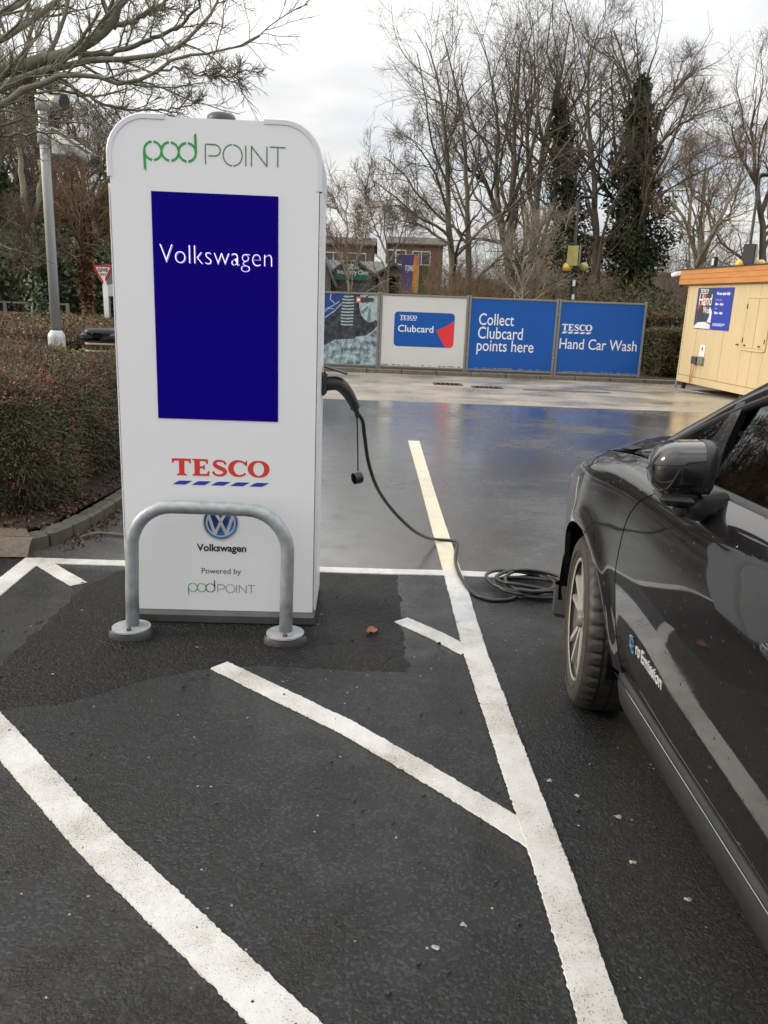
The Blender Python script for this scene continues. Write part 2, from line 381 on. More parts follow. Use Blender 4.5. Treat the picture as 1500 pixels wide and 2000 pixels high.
m_galv = mat('galvanised steel', (.40, .43, .45), .42, metal=.25, col2=(.27, .30, .32), vs=26, vd=3, wid=.2, bump=.08, bs=60)
m_steel = mat('painted steel post', (.58, .595, .60), .36, metal=.25, col2=(.46, .47, .48), vs=5, stretch=(1, 1, .15))
m_frame = mat('hoarding frame', (.27, .265, .25), .45, metal=.2, col2=(.19, .18, .165), vs=9, bump=.1, bs=80)
m_rust = mat('rusty bolt', (.13, .06, .025), .7)
m_bblue = mat('blue board', (.002, .10, .45), .33, col2=(.004, .085, .38), vs=1.6, vd=6, spec=.4)
m_bwhite = mat('white board', (.70, .71, .70), .4, col2=(.64, .65, .63), vs=1.5)
m_bred = mat('red print', (.80, .035, .035), .4)
m_bwl = mat('white lettering', (.86, .88, .90), .45)
m_grime = mat('grime', (.16, .15, .11), .8, col2=(.30, .30, .27), vs=14)
m_hut = mat('yellow painted board', (.60, .495, .315), .55, col2=(.53, .43, .265), vs=2.5, vd=7, bump=.12, bs=60, stretch=(1, 1, .3))
m_hutd = mat('hut trim', (.58, .45, .25), .55, col2=(.42, .32, .17), vs=6, vd=7)
m_fascia = mat('orange stained timber', (.58, .28, .10), .5, col2=(.44, .185, .055), vs=7, vd=6, bump=.2, bs=40, stretch=(.25, .25, 3))
m_pblue = mat('poster blue', (.035, .06, .40), .4)
m_pdark = mat('poster dark', (.03, .04, .09), .4, col2=(.07, .09, .16), vs=4)
m_skin = mat('poster red jacket', (.50, .09, .05), .5)
m_pale = mat('poster pale', (.66, .70, .76), .4)
m_amber = mat('amber globe', (.80, .50, .05), .22, coat=.5)
m_amber2 = mat('olive globe', (.36, .33, .08), .25, coat=.5)
m_dgrey = mat('dark grey metal', (.05, .055, .06), .45)
m_cctv = mat('camera housing', (.70, .70, .70), .45, col2=(.52, .52, .52), vs=20)
# ================================================================== THE GROUND
def sheet(name, poly, z, m, kind='structure'):
    b = B(); b.flat(poly, (0, 0, z), (1, 0, 0), (0, 1, 0), depth=.012 if z >= 0 and not name.startswith('concrete') else 0.0); return tag(b.build(name, m), kind=kind)
S = 600
sheet('ground', [(-S, -S), (S, -S), (S, S), (-S, S)], -0.02, m_verge)
sheet('road', [(-30, -14), (30, -14), (30, 14.0), (-30, 13.6)], 0.0, m_aisle)
sheet('concrete_apron', [(-30, 13.72), (-6, 13.9), (-1.2, 13.93), (2.4, 14.05), (5.7, 14.1), (30, 14.5), (30, 20.75), (-30, 20.75)], 0.004, m_apron)
b = B(); fr_ = [(-30, 13.72), (-6, 13.9), (-1.2, 13.93), (2.4, 14.05), (5.7, 14.1), (30, 14.5)]; b.grid([[(x, y - .35, .0004) for x, y in fr_], [(x, y, .004) for x, y in fr_]], smooth=True); tag(b.build('apron_edge', m_apron), kind='structure')
def rag(P, amp, step=.03, seed=0):
    """ragged outline"""
    r = np.random.default_rng(seed); P = np.array(P, float); o = []
    for i in range(len(P)):
        a, b = P[i], P[(i + 1) % len(P)]; n = max(2, int(np.linalg.norm(b - a) / step)); t = np.arange(n)[:, None] / n
        q = a + (b - a) * t; d = (b - a) / np.linalg.norm(b - a); nn = np.array([-d[1], d[0]])
        k = r.normal(0, amp, n); k = np.convolve(k, [.25, .5, .25], 'same') + r.normal(0, amp * .4, n); k[0] = 0
        o.append(q + k[:, None] * nn)
    return np.concatenate(o)
sheet('parking_bay_surface', rag([(-9, -12), (12, -12), (12, 4.13), (.36, 4.16), (-9, 4.12)], .006, .06, 1), 0.004, m_bay)
patch_outline = rag([(.12, 2.87), (.085, 4.09), (-1.39, 4.06), (-1.50, 3.70), (-1.48, 2.98), (-1.46, 2.62), (-1.34, 2.44), (-1.12, 2.5), (-.86, 2.74), (-.61, 2.875)], .010, .03, 2)
b = B(); pc_ = patch_outline.mean(0); b.grid([np.c_[patch_outline + (pc_ - patch_outline) * k, np.full(len(patch_outline), z)] for k, z in ((0, .0043), (.02, .0055), (.05, .0066))], closed=True, smooth=True)
b.flat(patch_outline + (pc_ - patch_outline) * .05, (0, 0, .0066), (1, 0, 0), (0, 1, 0)); tag(b.build('tarmac_patch', m_patch), kind='structure')

def painted_line(P, w, z, m, seed, taper=None, amp=.0034, edge=None):
    r = np.random.default_rng(seed); P = np.array(P, float); seg = np.linalg.norm(np.diff(P, axis=0), axis=1); Lt = seg.sum()
    n = int(Lt / .005); s = np.linspace(0, Lt, n); cs = np.concatenate([[0], np.cumsum(seg)])
    C_ = np.stack([np.interp(s, cs, P[:, 0]), np.interp(s, cs, P[:, 1])], 1); T = np.gradient(C_, axis=0); T /= np.linalg.norm(T, axis=1)[:, None]
    Nn = np.stack([-T[:, 1], T[:, 0]], 1)
    def sm(k_): return np.convolve(r.normal(0, 1, n + 400), np.ones(k_) / k_, 'same')[200:200 + n]
    def jit(): 
        k = r.normal(0, 1, n); return sm(2) * amp * .5 + sm(24) * amp * .9 + sm(160) * amp * 2.5
    hw = w / 2 if np.isscalar(w) else np.interp(s, np.linspace(0, Lt, len(w)), w) / 2
    A_, B_ = C_ + Nn * (hw + jit())[:, None], C_ - Nn * (hw + jit())[:, None]
    V = np.concatenate([np.c_[A_, np.full(n, z)], np.c_[B_, np.full(n, z)], np.c_[A_ + Nn * .002, np.full(n, max(z - .0045, .0003))], np.c_[B_ - Nn * .002, np.full(n, max(z - .0045, .0003))]])
    b = B(); fs = []
    for i in range(n - 1):
        fs += [(i + n, i + n + 1, i + 1, i), (i, i + 1, i + 1 + 2 * n, i + 2 * n), (i + n + 1, i + n, i + 3 * n, i + 1 + 3 * n)]
    fs += [(0, 2 * n, 3 * n, n), (n - 1, 2 * n - 1, 4 * n - 1, 3 * n - 1)]
    b.add(V, fs); return tag(b.build('painted_line', m), kind='structure')
painted_line([(.318, 9.07), (.366, 5.95), (.398, 4.19)], [.13, .105, .10], .007, m_liney, 3, amp=.002)
painted_line([(.398, 4.17), (.412, 3.1), (.450, 2.2), (.472, 1.7), (.485, .9), (.49, -3.5)], [.105, .10, .093, .09, .088, .087, .087, .086], .0112, m_line, 4)
painted_line([(.435, 4.0), (.452, 3.1), (.4915, 2.2), (.512, 1.7), (.524, .9), (.528, -3.5)], .016, .0082, m_lined, 14, amp=.003)
painted_line([(-1.93, 4.10), (-1.0, 4.12), (.0, 4.14), (.40, 4.16), (.93, 4.15), (2.9, 4.17)], .085, .0088, m_line, 5, amp=.002)
painted_line([(.10, 3.425), (.26, 3.25), (.385, 3.085)], .085, .0095, m_line, 6)
painted_line([(-.635, 2.865), (-.1, 2.42), (.20, 2.12), (.455, 1.85)], [.085, .085, .08, .085], .0095, m_line, 7)
painted_line([(-1.63, 2.70), (-1.27, 2.33), (-.75, 1.80), (-.17, 1.27), (.45, .70)], .10, .0092, m_line, 8)
painted_line([(-1.935, 4.135), (-1.90, 3.62), (-1.84, 2.9), (-1.72, 1.2), (-1.65, -1.5)], .105, .0096, m_line, 9)
painted_line([(-1.90, 4.10), (-1.66, 3.86), (-1.535, 3.74)], .085, .0104, m_line, 10)

# shrub planter edged with kerb stones: each stone by itself
planter = sheet('planter_soil', [(-8, 4.36), (-2.16, 4.36), (-2.04, 4.62), (-1.99, 5.5), (-1.99, 9.4), (-8, 9.4)], .085, m_soil)
kp = thing('planter_kerb', None, None); kp['kind'] = 'structure'
kerb_path = catmull([(-2.10, 4.22), (-1.985, 4.42), (-1.93, 4.75), (-1.91, 5.3), (-1.905, 6.1), (-1.905, 7.4), (-1.905, 9.3)], 30)
def stones(path, length, w, h, parent, m, name='kerb_stone', gap=.010, sink=.05, jit=.004):
    d = np.concatenate([[0], np.cumsum(np.linalg.norm(np.diff(path, axis=0), axis=1))]); k = int(d[-1] / length)
    for i in range(k):
        s0, s1 = i * length + gap / 2, (i + 1) * length - gap / 2
        p0 = np.array([np.interp(s0, d, path[:, 0]), np.interp(s0, d, path[:, 1])]); p1 = np.array([np.interp(s1, d, path[:, 0]), np.interp(s1, d, path[:, 1])])
        t = p1 - p0; ln = np.linalg.norm(t); ang = math.atan2(t[1], t[0]); c = (p0 + p1) / 2; hh = h + random.uniform(-jit, jit)
        b = B(); b.box((*c, (hh - sink) / 2), (ln, w, hh + sink), Matrix.Rotation(ang + random.uniform(-.01, .01), 3, 'Z'), bev=.018)
        b.build(name, m, parent)
stones(kerb_path, .21, .105, .095, kp, m_kerb2)
b = B(); b.grid([[(-6 + 4.0 * i / 30 + (.0 if i < 30 else .02), 4.135 + .11 * j / 3 + .008 * math.sin(i * 1.7 + j), [.012, .07, .10, .10][j] + .004 * math.sin(i * 2.3)) for j in range(4)] for i in range(31)], flip=True)
b.flat([(-6, 4.24), (-2.0, 4.24), (-2.1, 4.40), (-6, 4.40)], (0, 0, .1), (1, 0, 0), (0, 1, 0))
b.build('planter_edging', m_gravel, kp)

# far kerb below the hoardings
kf = thing('hoarding_kerb', None, None); kf['kind'] = 'structure'
stones(np.array([(-7.0, 20.82), (12.4, 20.82)]), .915, .16, .115, kf, m_kerb)
sheet('bank', [(-40, 20.85), (40, 20.85), (40, 90), (-40, 90)], .10, m_soil)
sheet('left_verge', [(-40, 9.45), (-3.3, 9.45), (-3.3, 13.4), (-40, 13.4)], .02, m_soil)
sheet('left_bank', [(-40, 13.5), (-3.6, 13.5), (-3.6, 20.7), (-40, 20.7)], .02, m_verge)

# drains in the apron
def drain(px, label, wd=.50, dp=.42):
    t = thing('drain_grate', label, 'drain', (px[0], px[1], .004), group='gully grates in the concrete')
    b = B()
    for sx in (-1, 1): b.box((px[0] + sx * wd / 2, px[1], .009), (.04, dp, .014))
    for sy in (-1, 1): b.box((px[0], px[1] + sy * (dp / 2 - .02), .010), (wd - .04, .04, .012))
    b.build('frame', m_dgrey, t)
    for i in range(6):
        b = B(); b.box((px[0] - wd / 2 + .055 + i * (wd - .11) / 5, px[1], .009), (.035, dp - .085, .008)); b.build('bar', m_dgrey, t)
    b = B(); b.box((px[0], px[1], .003), (wd - .05, dp - .05, .002)); b.build('well', m_black, t)
drain((1.33, 17.85), 'iron drain grate in the concrete in front of the white card hoarding', .62, .62)
drain((2.16, 17.35), 'iron drain grate in the concrete in front of the left plain blue hoarding', .62, .5)
b = B(); b.box((3.9, 17.2, .007), (1.9, .30, .006)); tag(b.build('channel_drain', m_kerb2), 'long shallow channel drain cover in the pale concrete', 'drain')

# ================================================================== CHARGING KIOSK (own axes: x along the face, y to the back)
KA = (-1.15, 3.315, 0); KY = R(2.2)
K = thing('charging_kiosk', 'tall white electric car charging kiosk with big dark blue screen', 'charger', KA, KY, local=True)
KW, KH, KD, CR = .85, 2.12, .40, .155
def kout(x0, x1, z0, z1, r):
    return np.array([(x0, z0), (x1, z0)] + list(ell(x1 - r, z1 - r, r, r, 14, 0, 90)) + list(ell(x0 + r, z1 - r, r, r, 14, 90, 180)))
b = B(); b.box((KW / 2, KD / 2 - .01, .028), (KW - .0, KD + .05, .056), bev=.012); b.build('plinth', m_plinth, K)
b = B(); P = kout(.012, KW - .012, .058, KH - .012, CR); b.flat(P, (0, .012, 0), (1, 0, 0), (0, 0, 1), depth=KD - .024); b.build('body', m_white, K)
b = B(); P = kout(.009, KW - .009, .057, KH - .009, CR - .003); b.flat(P, (0, 0, 0), (1, 0, 0), (0, 0, 1), depth=.0105); b.build('front_panel', m_white, K)
b = B(); b.flat(P, (0, KD - .0105, 0), (1, 0, 0), (0, 0, 1), depth=.0105); b.build('back_panel', m_white, K)
def corner(side):
    """moulded quarter-round corner trim over the shoulder of the case"""
    b = B(); G = []
    lo = 1.885 if side < 0 else 1.86
    pts = [(0, lo), (0, KH - CR)] + [(CR - CR * math.cos(a), KH - CR + CR * math.sin(a)) for a in np.linspace(0.01, math.pi / 2, 14)] + [(CR + .075, KH)]
    for x, z in pts:
        d = np.array([CR - x, KH - CR - z]) if (z > KH - CR and x < CR) else (np.array([1, 0]) if z <= KH - CR else np.array([0, -1])); d = d / (np.linalg.norm(d) + 1e-9)
        def q(inn, y):
            p = np.array([x, z]) + d * inn; X = p[0] if side < 0 else KW - p[0]; return (X, y, p[1])
        G.append([q(.020, -.0002), q(.019, -.003), q(.002, -.003), q(-.002, 0), q(-.002, KD), q(.002, KD + .003), q(.020, KD + .003)])
    b.grid(G, smooth=True, flip=side > 0)
    return sharp(b.build('corner_trim', m_trim, K))
corner(-1); corner(1)
for x in (-.0005, KW + .0005):
    b = B(); b.box((x + (.001 if x > 0 else -.001), KD * .5, .96), (.003, KD - .03, 1.80)); b.build('side_panel', m_white, K)
b = B(); G = []
for i in range(106):
    z = 1.855 - i * .017; G.append([(KW - .006, -.0012, z), (KW + .003 + random.uniform(0, .002), .004, z), (KW + .004 + random.uniform(0, .003), .035, z)])
b.grid(G, flip=True); b.build('edge_tape', m_seam, K)
# screen and its lettering
b = B(); b.flat([(.170, .927), (.680, .927), (.677, 1.8355), (.170, 1.8355)], (0, 0, 0), (1, 0, 0), (0, 0, 1), off=.003, depth=.008); scr = b.build('screen', m_screen, K)
b = B(); text(b, 'Volkswagen', .198, 1.5405, w=.454, h=.0945, off=.0042, bold=-.030); b.build('lettering', m_stext, scr)
b = B(); text(b, 'Volkswagen', .1995, 1.5383, w=.454, h=.0945, off=.0036, bold=-.018); b.build('lettering_shadow', m_sglow, scr)
# pod logo: three ringed letters
def podlogo(x0, zc, r, wd, m1, m2, parent, stem_lo, stem_hi):
    b1 = B(); b2 = B(); cx = [x0 + r + wd / 2 + i * 2 * r for i in range(3)]
    o = dict(o=(0, 0, 0), ux=(1, 0, 0), uy=(0, 0, 1))
    for i, c in enumerate(cx):
        bb = b2 if i == 2 else b1
        for a0, a1 in ((-84, 84), (96, 264)):
            V, fs = ribbon(ell(c, zc, r, r, 30, a0, a1), wd); put2d(bb, V, fs, off=.0012 + i * .0003, **o)
    V, fs = ribbon([(cx[0] - r, zc), (cx[0] - r + .001, zc - stem_lo)], wd * 1.15); V[3, 1] += wd; put2d(b1, V, fs, off=.0022, **o)
    V, fs = ribbon([(cx[2] + r, zc), (cx[2] + r - .001, zc + stem_hi)], wd * 1.15); V[1, 1] -= wd; put2d(b2, V, fs, off=.0022, **o)
    b1.build('logo_letters', m1, parent); b2.build('logo_letters', m2, parent)
podlogo(.144, 1.985, .0337, .0085, m_green, m_green, K, .075, .072)
podlogo(.278, .165, .0198, .0036, m_green, m_ink, K, .036, .038)
def point_word(x0, x1, z0, z1, wd, m, name='logo_word'):
    b = B(); h = z1 - z0; s = (x1 - x0) / .317; o = dict(o=(0, 0, 0), ux=(1, 0, 0), uy=(0, 0, 1))
    def st(P, w=wd, off=.0012): V, fs = ribbon([(x0 + p[0] * s, z0 + p[1] * h) for p in P], w); put2d(b, V, fs, off=off, **o)
    r = .28
    st([(0, 0), (0, 1)]); st([(0.004, .985), (.035, .985)] + [(.035 + .024 * math.sin(a), .985 - r + r * math.cos(a)) for a in np.linspace(0, math.pi, 12)] + [(.012, .985 - 2 * r)], off=.0015)
    for a0, a1 in ((-87, 87), (93, 267)):
        st([(.1075 + .0375 * math.cos(R(a)), .5 + .52 * math.sin(R(a))) for a in np.linspace(a0, a1, 24)])
    st([(.1595, 0), (.1595, 1)])
    st([(.182, 0), (.182, 1)]); st([(.182, .98), (.243, .02)], off=.0015); st([(.243, 0), (.243, 1)], off=.0018)
    st([(.255, .985), (.317, .985)]); st([(.286, 0), (.286, .96)], off=.0015)
    b.build(name, m, K)
point_word(.388, .705, 1.944, 2.019, .0045, m_dgreen)
point_word(.412, .579, .144, .182, .0026, m_grey)
# the supermarket name in slab serif capitals
def tesco(b, x0, x1, z0, z1, off, o, ux, uy):
    kw = dict(o=o, ux=ux, uy=uy, off=off); adv = [0, .98, 1.92, 2.74, 3.72]; tot = 4.72; sx = (x1 - x0) / tot; sz = z1 - z0
    f = lambda P, k: [(x0 + (p[0] + adv[k]) * sx, z0 + p[1] * sz) for p in P]
    T = [(0, 1), (0, .72), (.06, .72), (.12, .86), (.34, .86), (.34, .12), (.22, .06), (.22, 0), (.72, 0), (.72, .06), (.60, .12), (.60, .86), (.80, .86), (.86, .72), (.92, .72), (.92, 1)]
    E = [(0, 0), (.82, 0), (.84, .30), (.77, .30), (.70, .12), (.37, .12), (.37, .45), (.52, .45), (.56, .36), (.61, .36), (.61, .66), (.56, .66), (.52, .57), (.37, .57), (.37, .88), (.64, .88), (.70, .72), (.77, .72), (.77, 1), (0, 1), (0, .94), (.11, .88), (.11, .12), (0, .06)]
    b.flat(f(T, 0), kw['o'], ux, uy, off); b.flat(f(E, 1), kw['o'], ux, uy, off)
    def rb(P, w, k, closed=False):
        V, fs = ribbon(np.array(P), w, closed); put2d(b, np.array(f(V, k)), fs, **kw)
    sp = catmull([(.68, .72), (.62, .86), (.42, .93), (.22, .88), (.15, .74), (.24, .60), (.42, .50), (.60, .39), (.66, .25), (.56, .11), (.36, .06), (.16, .12), (.07, .28)], 5)
    n = len(sp); w = .11 + .13 * np.exp(-((np.linspace(-1, 1, n)) / .45) ** 2); rb(sp, w, 2)
    a = np.radians(np.linspace(38, 322, 36)); rb(np.stack([.52 + .40 * np.cos(a), .5 + .44 * np.sin(a)], 1), .11 + .16 * np.clip(-np.cos(a), 0, 1), 3)
    b.flat(f([(.80, .70), (.92, .66), (.92, .99), (.86, .99)], 3), kw['o'], ux, uy, off + .0002)
    a = np.radians(np.arange(0, 360, 8)); rb(np.stack([.50 + .40 * np.cos(a), .5 + .45 * np.sin(a)], 1), .10 + .17 * np.abs(np.cos(a)) ** 1.5, 4, True)
def stripes(b, x0, x1, z0, z1, off, o, ux, uy):
    p = (x1 - x0) / 4.86
    for i in range(5):
        a = x0 + i * p * .965; h = z1 - z0
        b.flat([(a, z0), (a + p * .62, z0), (a + p * .70, z0 + h * .15), (a + p, z1), (a + p * .42, z1), (a + p * .28, z0 + h * .85)], o, ux, uy, off)
FX = dict(o=(0, 0, 0), ux=(1, 0, 0), uy=(0, 0, 1))
b = B(); tesco(b, .222, .641, .680, .7545, .0012, **FX); b.build('shop_name', m_red, K)
b = B(); stripes(b, .222, .642, .639, .6565, .0012, **FX); b.build('shop_stripes', m_tblue, K)
# car maker's roundel
C0 = (.429, .470)
b = B(); b.flat(ell(*C0, .079, .079, 40), (0, 0, 0), (1, 0, 0), (0, 0, 1), .0010); b.build('roundel', m_navy, K)
b = B()
for r_, w_ in ((.0775, .006), (.062, .007)):
    V, fs = ribbon(ell(*C0, r_, r_, 44), w_, True); put2d(b, V, fs, off=.0014, **FX)
cx, cz = C0
for P in ([(-.030, .056), (0, -.004 + .012)], [(.030, .056), (0, .008)], [(-.053, .034), (-.026, -.052)], [(.053, .034), (.026, -.052)], [(-.026, -.052), (0, .004)], [(.026, -.052), (0, .004)]):
    V, fs = ribbon([(cx + p[0], cz + p[1]) for p in P], .0135); put2d(b, V, fs, off=.0017 + .0002 * len(b.v), **FX)
b.build('roundel_letters', m_silver, K)
b = B(); text(b, 'Volkswagen', .321, .327, w=.220, off=.0012, bold=.03); b.build('maker_name', m_ink, K)
b = B(); text(b, 'Powered by', .341, .225, w=.176, off=.0012); b.build('caption', m_ink, K)
# beacon on the roof, socket on the flank
b = B(); b.lathe([(.058, 2.121), (.060, 2.130), (.056, 2.147), (.044, 2.156), (.0, 2.158)], c=(.433, .12, 0), n=24, caps=False); b.build('roof_beacon', m_dgrey, K)
b = B(); b.box((KW + .012, .27, 1.075), (.028, .10, .105), bev=.012); sk = b.build('socket', m_black, K)
b = B(); b.box((KW + .065, .27, 1.139), (.115, .072, .008), Matrix.Rotation(R(16), 3, 'Y'), bev=.003); b.build('socket_flap', m_black, sk)
b = B()
for i in range(7): b.box((KW + .0015, .05, 1.42 - i * .045), (.001, .022, .012 + .016 * (i % 3)))
b.build('serial_label', m_grey, K, kind='stuff')

# ================================================================== HOOP BARRIER
H = thing('hoop_barrier', 'galvanised steel hoop barrier standing in front of the charger', 'barrier', (-.74, 3.15, 0))
hp_ = [(-1.071, 3.15, .02), (-1.066, 3.15, .22), (-1.060, 3.15, .385)] + [(-1.060 + .175 - .175 * math.cos(a), 3.15, .398 + .182 * math.sin(a)) for a in np.linspace(.15, math.pi / 2, 9)] + [(-.74, 3.15, .5815)] + [(-.400 - .175 + .175 * math.sin(a), 3.15, .398 + .182 * math.cos(a)) for a in np.linspace(0, math.pi / 2 - .1, 9)] + [(-.401, 3.15, .37), (-.404, 3.15, .2), (-.406, 3.15, .02)]
b = B(); b.tube(hp_, .0285, 18); b.build('hoop', m_galv, H)
for x in (-1.071, -.406):
    b = B(); G = []
    for r_, z in ((.090, .004), (.092, .022), (.086, .036), (.083, .041)):
        G.append([((x + r_ * math.cos(a) * (1 + .06 * math.sin(3 * a + x * 9)), 3.128 + r_ * .80 * math.sin(a) * (1 + .06 * math.cos(2 * a)), z)) for a in np.arange(28) * 2 * math.pi / 28])
    b.grid(G, closed=True, smooth=True); b.build('footing', m_plinth, H)
    b = B(); b.lathe([(.0, .040), (.082, .040), (.081, .0465), (.046, .0475), (.0, .0475)], c=(x, 3.135, 0), n=28, caps=False, smooth=False); fp = b.build('base_plate', m_galv, H)
    b = B(); b.lathe([(.011, .047), (.0105, .056), (.006, .061), (.0, .061)], c=(x + .005, 3.086, 0), n=6, caps=False, smooth=False); b.build('bolt', m_rust, fp)

# ================================================================== CHARGING CABLE
CT = thing('charging_cable', 'black charging lead plugged into kiosk side and coiled on wet tarmac', 'cable', (-.25, 3.6, 1.07))
def kp3(x, y, z): return np.array([KA[0] + x * math.cos(KY) - y * math.sin(KY), KA[1] + x * math.sin(KY) + y * math.cos(KY), z])
pl_ = catmull([kp3(.872, .27, 1.075), kp3(.915, .27, 1.078), kp3(.945, .27, 1.066), kp3(.975, .275, 1.032), kp3(1.000, .285, .988), kp3(1.010, .295, .965)], 5)
rad_ = np.interp(np.linspace(0, 1, len(pl_)), [0, .3, .5, .85, .9, .93, 1], [.033, .032, .029, .022, .021, .026, .022])
b = B(); b.tube(pl_, rad_, 14); b.build('connector', m_black, CT)
c0 = pl_[-1]
b = B(); b.tube([c0, c0 + (.006, .01, -.022), c0 + (.010, .02, -.045)], [.016, .011, .0095], 12); b.build('strain_relief', m_black, CT)
cp = [c0 + (.006, .01, -.02), (-.119, 3.70, .90), (-.109, 3.75, .824), (-.086, 3.85, .668), (-.037, 4.0, .506), (.051, 4.2, .342), (.169, 4.4, .186), (.27, 4.63, .075), (.34, 4.78, .024), (.42, 4.80, .016), (.468, 4.765, .016), (.462, 4.66, .016), (.436, 4.45, .014), (.425, 4.2, .024), (.440, 3.967, .026), (.479, 3.811, .014), (.55, 3.735, .012), (.627, 3.735, .012), (.69, 3.775, .016)]
rg = np.random.default_rng(5)
for i in range(46):
    a = -2.0 + i * 2 * math.pi / 9; lap = i / 9
    ox, oy = (.045 * math.sin(lap * 1.9), .03 * math.cos(lap * 2.3))
    cp.append((.785 + ox + (.175 + .012 * math.sin(lap * 3)) * math.cos(a), 3.945 + oy + (.165 + .012 * math.cos(lap * 2)) * math.sin(a), .014 + .010 * lap + .006 * math.sin(a * 2 + lap)))
cp += [(1.0, 3.86, .02), (1.15, 3.95, .05), (1.35, 4.02, .25), (1.55, 3.95, .52), (1.62, 3.66, .64)]
b = B(); b.tube(catmull(cp, 7), .0095, 10); b.build('lead', m_cable, CT)
b = B(); b.tube(catmull([c0 + (.0, .0, -.015), (-.145, 3.70, .90), (-.139, 3.71, .78), (-.134, 3.72, .652)], 6), .0035, 6); b.build('cap_tether', m_cable, CT)
b = B(); Mx = Matrix.Rotation(R(-60), 3, 'Z') @ Matrix.Rotation(R(8), 3, 'X')
pr = [(.0, .016), (.021, .016), (.024, .012), (.024, -.02), (.0285, -.02), (.0285, .018), (.024, .022), (.0, .022)]
b2 = B(); b2.lathe(pr, n=20, axis='y', caps=False); V = np.concatenate(b2.v) @ np.array(Mx).T + np.array((-.136, 3.72, .618))
b.add(V, b2.f, True); sharp(b.build('dust_cap', m_black, CT))

# ================================================================== HOARDINGS
FY = 20.95; FB, FT = .145, 2.03
edges_ = [-2.45, -.305, 2.005, 4.335, 6.63]
board_mats = [m_bwhite, m_bwhite, m_bblue, m_bblue]
labels = ['hoarding with a snowy close-up photo of a tyre, beside the kiosk', 'white hoarding showing a blue loyalty card with red corner', 'blue hoarding reading Collect Clubcard points here', 'blue hoarding reading Hand Car Wash, nearest the yellow cabin']
hoards = []
for i in range(4):
    x0, x1 = edges_[i] + .035, edges_[i + 1] - .035; cxm = (x0 + x1) / 2
    t = thing('hoarding', labels[i], 'hoarding', (cxm, FY, FB), group='hoarding panels along the far kerb'); hoards.append((t, x0, x1))
    for x in (x0, x1):
        b = B(); b.box((x, FY, (FB + FT) / 2 + .015 - .012), (.055, .05, FT - FB + .06), bev=.008); b.build('post', m_frame, t)
    for z in (FB + .035, FT - .02):
        b = B(); b.box((cxm, FY, z), (x1 - x0 - .057, .04, .045), bev=.006); b.build('rail', m_frame, t)
    b = B(); b.box((cxm, FY + .004, (FB + FT) / 2 + .006), (x1 - x0 - .057, .014, FT - FB - .102)); b.build('board', board_mats[i], t)
FO = lambda x0: dict(o=(x0, FY - .0035, 0), ux=(1, 0, 0), uy=(0, 0, 1))
def fp_(px, py): 
    p = at(px, py, FY); return p[0], p[2]
for x in (-.305, 2.005, 4.335):
    t = thing('clamp_coupler', 'steel clip joining ' + {-.305: 'the tyre photo and the white card hoardings', 2.005: 'the white card and left blue hoardings', 4.335: 'the two plain blue hoardings'}[x], 'clip', (x, FY, 1.2), group='clips joining hoarding posts')
    for z in (.55, 1.65):
        b = B(); b.box((x, FY - .028, z), (.10, .012, .035), bev=.004); b.build('clip_plate', m_frame, t)
# panel 2: loyalty card
t, x0, x1 = hoards[1]
ca, cb = fp_(771, 608), fp_(885, 680)
cx0, cz1 = ca; cx1, cz0 = cb
b = B(); b.flat(rrect(cx0, cz0, cx1, cz1, .10), off=.001, **FO(0)); b.build('card_print', m_bblue, t)
w_ = cx1 - cx0; h_ = cz1 - cz0
b = B(); b.flat([(cx0 + .70 * w_, cz0 + .50 * h_), (cx0 + .80 * w_, cz0 + .57 * h_), (cx0 + .90 * w_, cz0 + .66 * h_), (cx1 - .012, cz0 + .79 * h_), (cx1 - .004, cz0 + .10), (cx1 - .025, cz0 + .035), (cx1 - .09, cz0 + .003), (cx0 + .865 * w_, cz0 + .003)], off=.0018, **FO(0)); b.build('card_corner', m_bred, t)
b = B(); tesco(b, cx0 + .09 * w_, cx0 + .37 * w_, cz0 + .80 * h_, cz0 + .90 * h_, .002, **FO(0)); stripes(b, cx0 + .09 * w_, cx0 + .37 * w_, cz0 + .755 * h_, cz0 + .78 * h_, .002, **FO(0)); b.build('card_logo', m_bwl, t); b = B()
text(b, 'Clubcard', cx0 + .065 * w_, cz0 + .42 * h_, w=.59 * w_, h=.20 * h_, off=.002, bold=.012, **FO(0)); b.build('card_lettering', m_bwl, t)
# panel 3
t, x0, x1 = hoards[2]; b = B()
for s_, a, c in (('Collect', (935, 634.5), (1005, 614)), ('Clubcard', (933, 661), (1022, 641)), ('points here', (930, 692), (1043, 667))):
    p, q = fp_(*a), fp_(*c); text(b, s_, p[0], p[1], w=q[0] - p[0], h=(q[1] - p[1]), off=.001, bold=.004, **FO(0))
b.build('lettering', m_bwl, t)
# panel 4
t, x0, x1 = hoards[3]; b = B()
p, q = fp_(1097, 645), fp_(1157, 634); tesco(b, p[0], q[0], p[1], p[1] + .165, .001, **FO(0)); stripes(b, p[0], q[0], p[1] - .075, p[1] - .028, .001, **FO(0))
p, q = fp_(1092, 681), fp_(1245, 665); text(b, 'Hand Car Wash', p[0], p[1], w=q[0] - p[0], h=.275, off=.001, bold=.004, **FO(0)); b.build('lettering', m_bwl, t)
for k, (t, x0, x1) in enumerate(hoards):      # splash dirt along the foot of each board
    if k == 0: continue
    b = B(); r = np.random.default_rng(k)
    for i in range(26):
        x = x0 + .05 + (x1 - x0 - .1) * r.random(); s_ = r.uniform(.01, .035)
        b.flat(ell(x, FB + .075 + s_ * .3, s_ * r.uniform(.8, 2.5), s_ * .5, 7), off=.0006 + .00005 * i, **FO(0))
    b.build('splash_dirt', m_grime, t, kind='stuff')
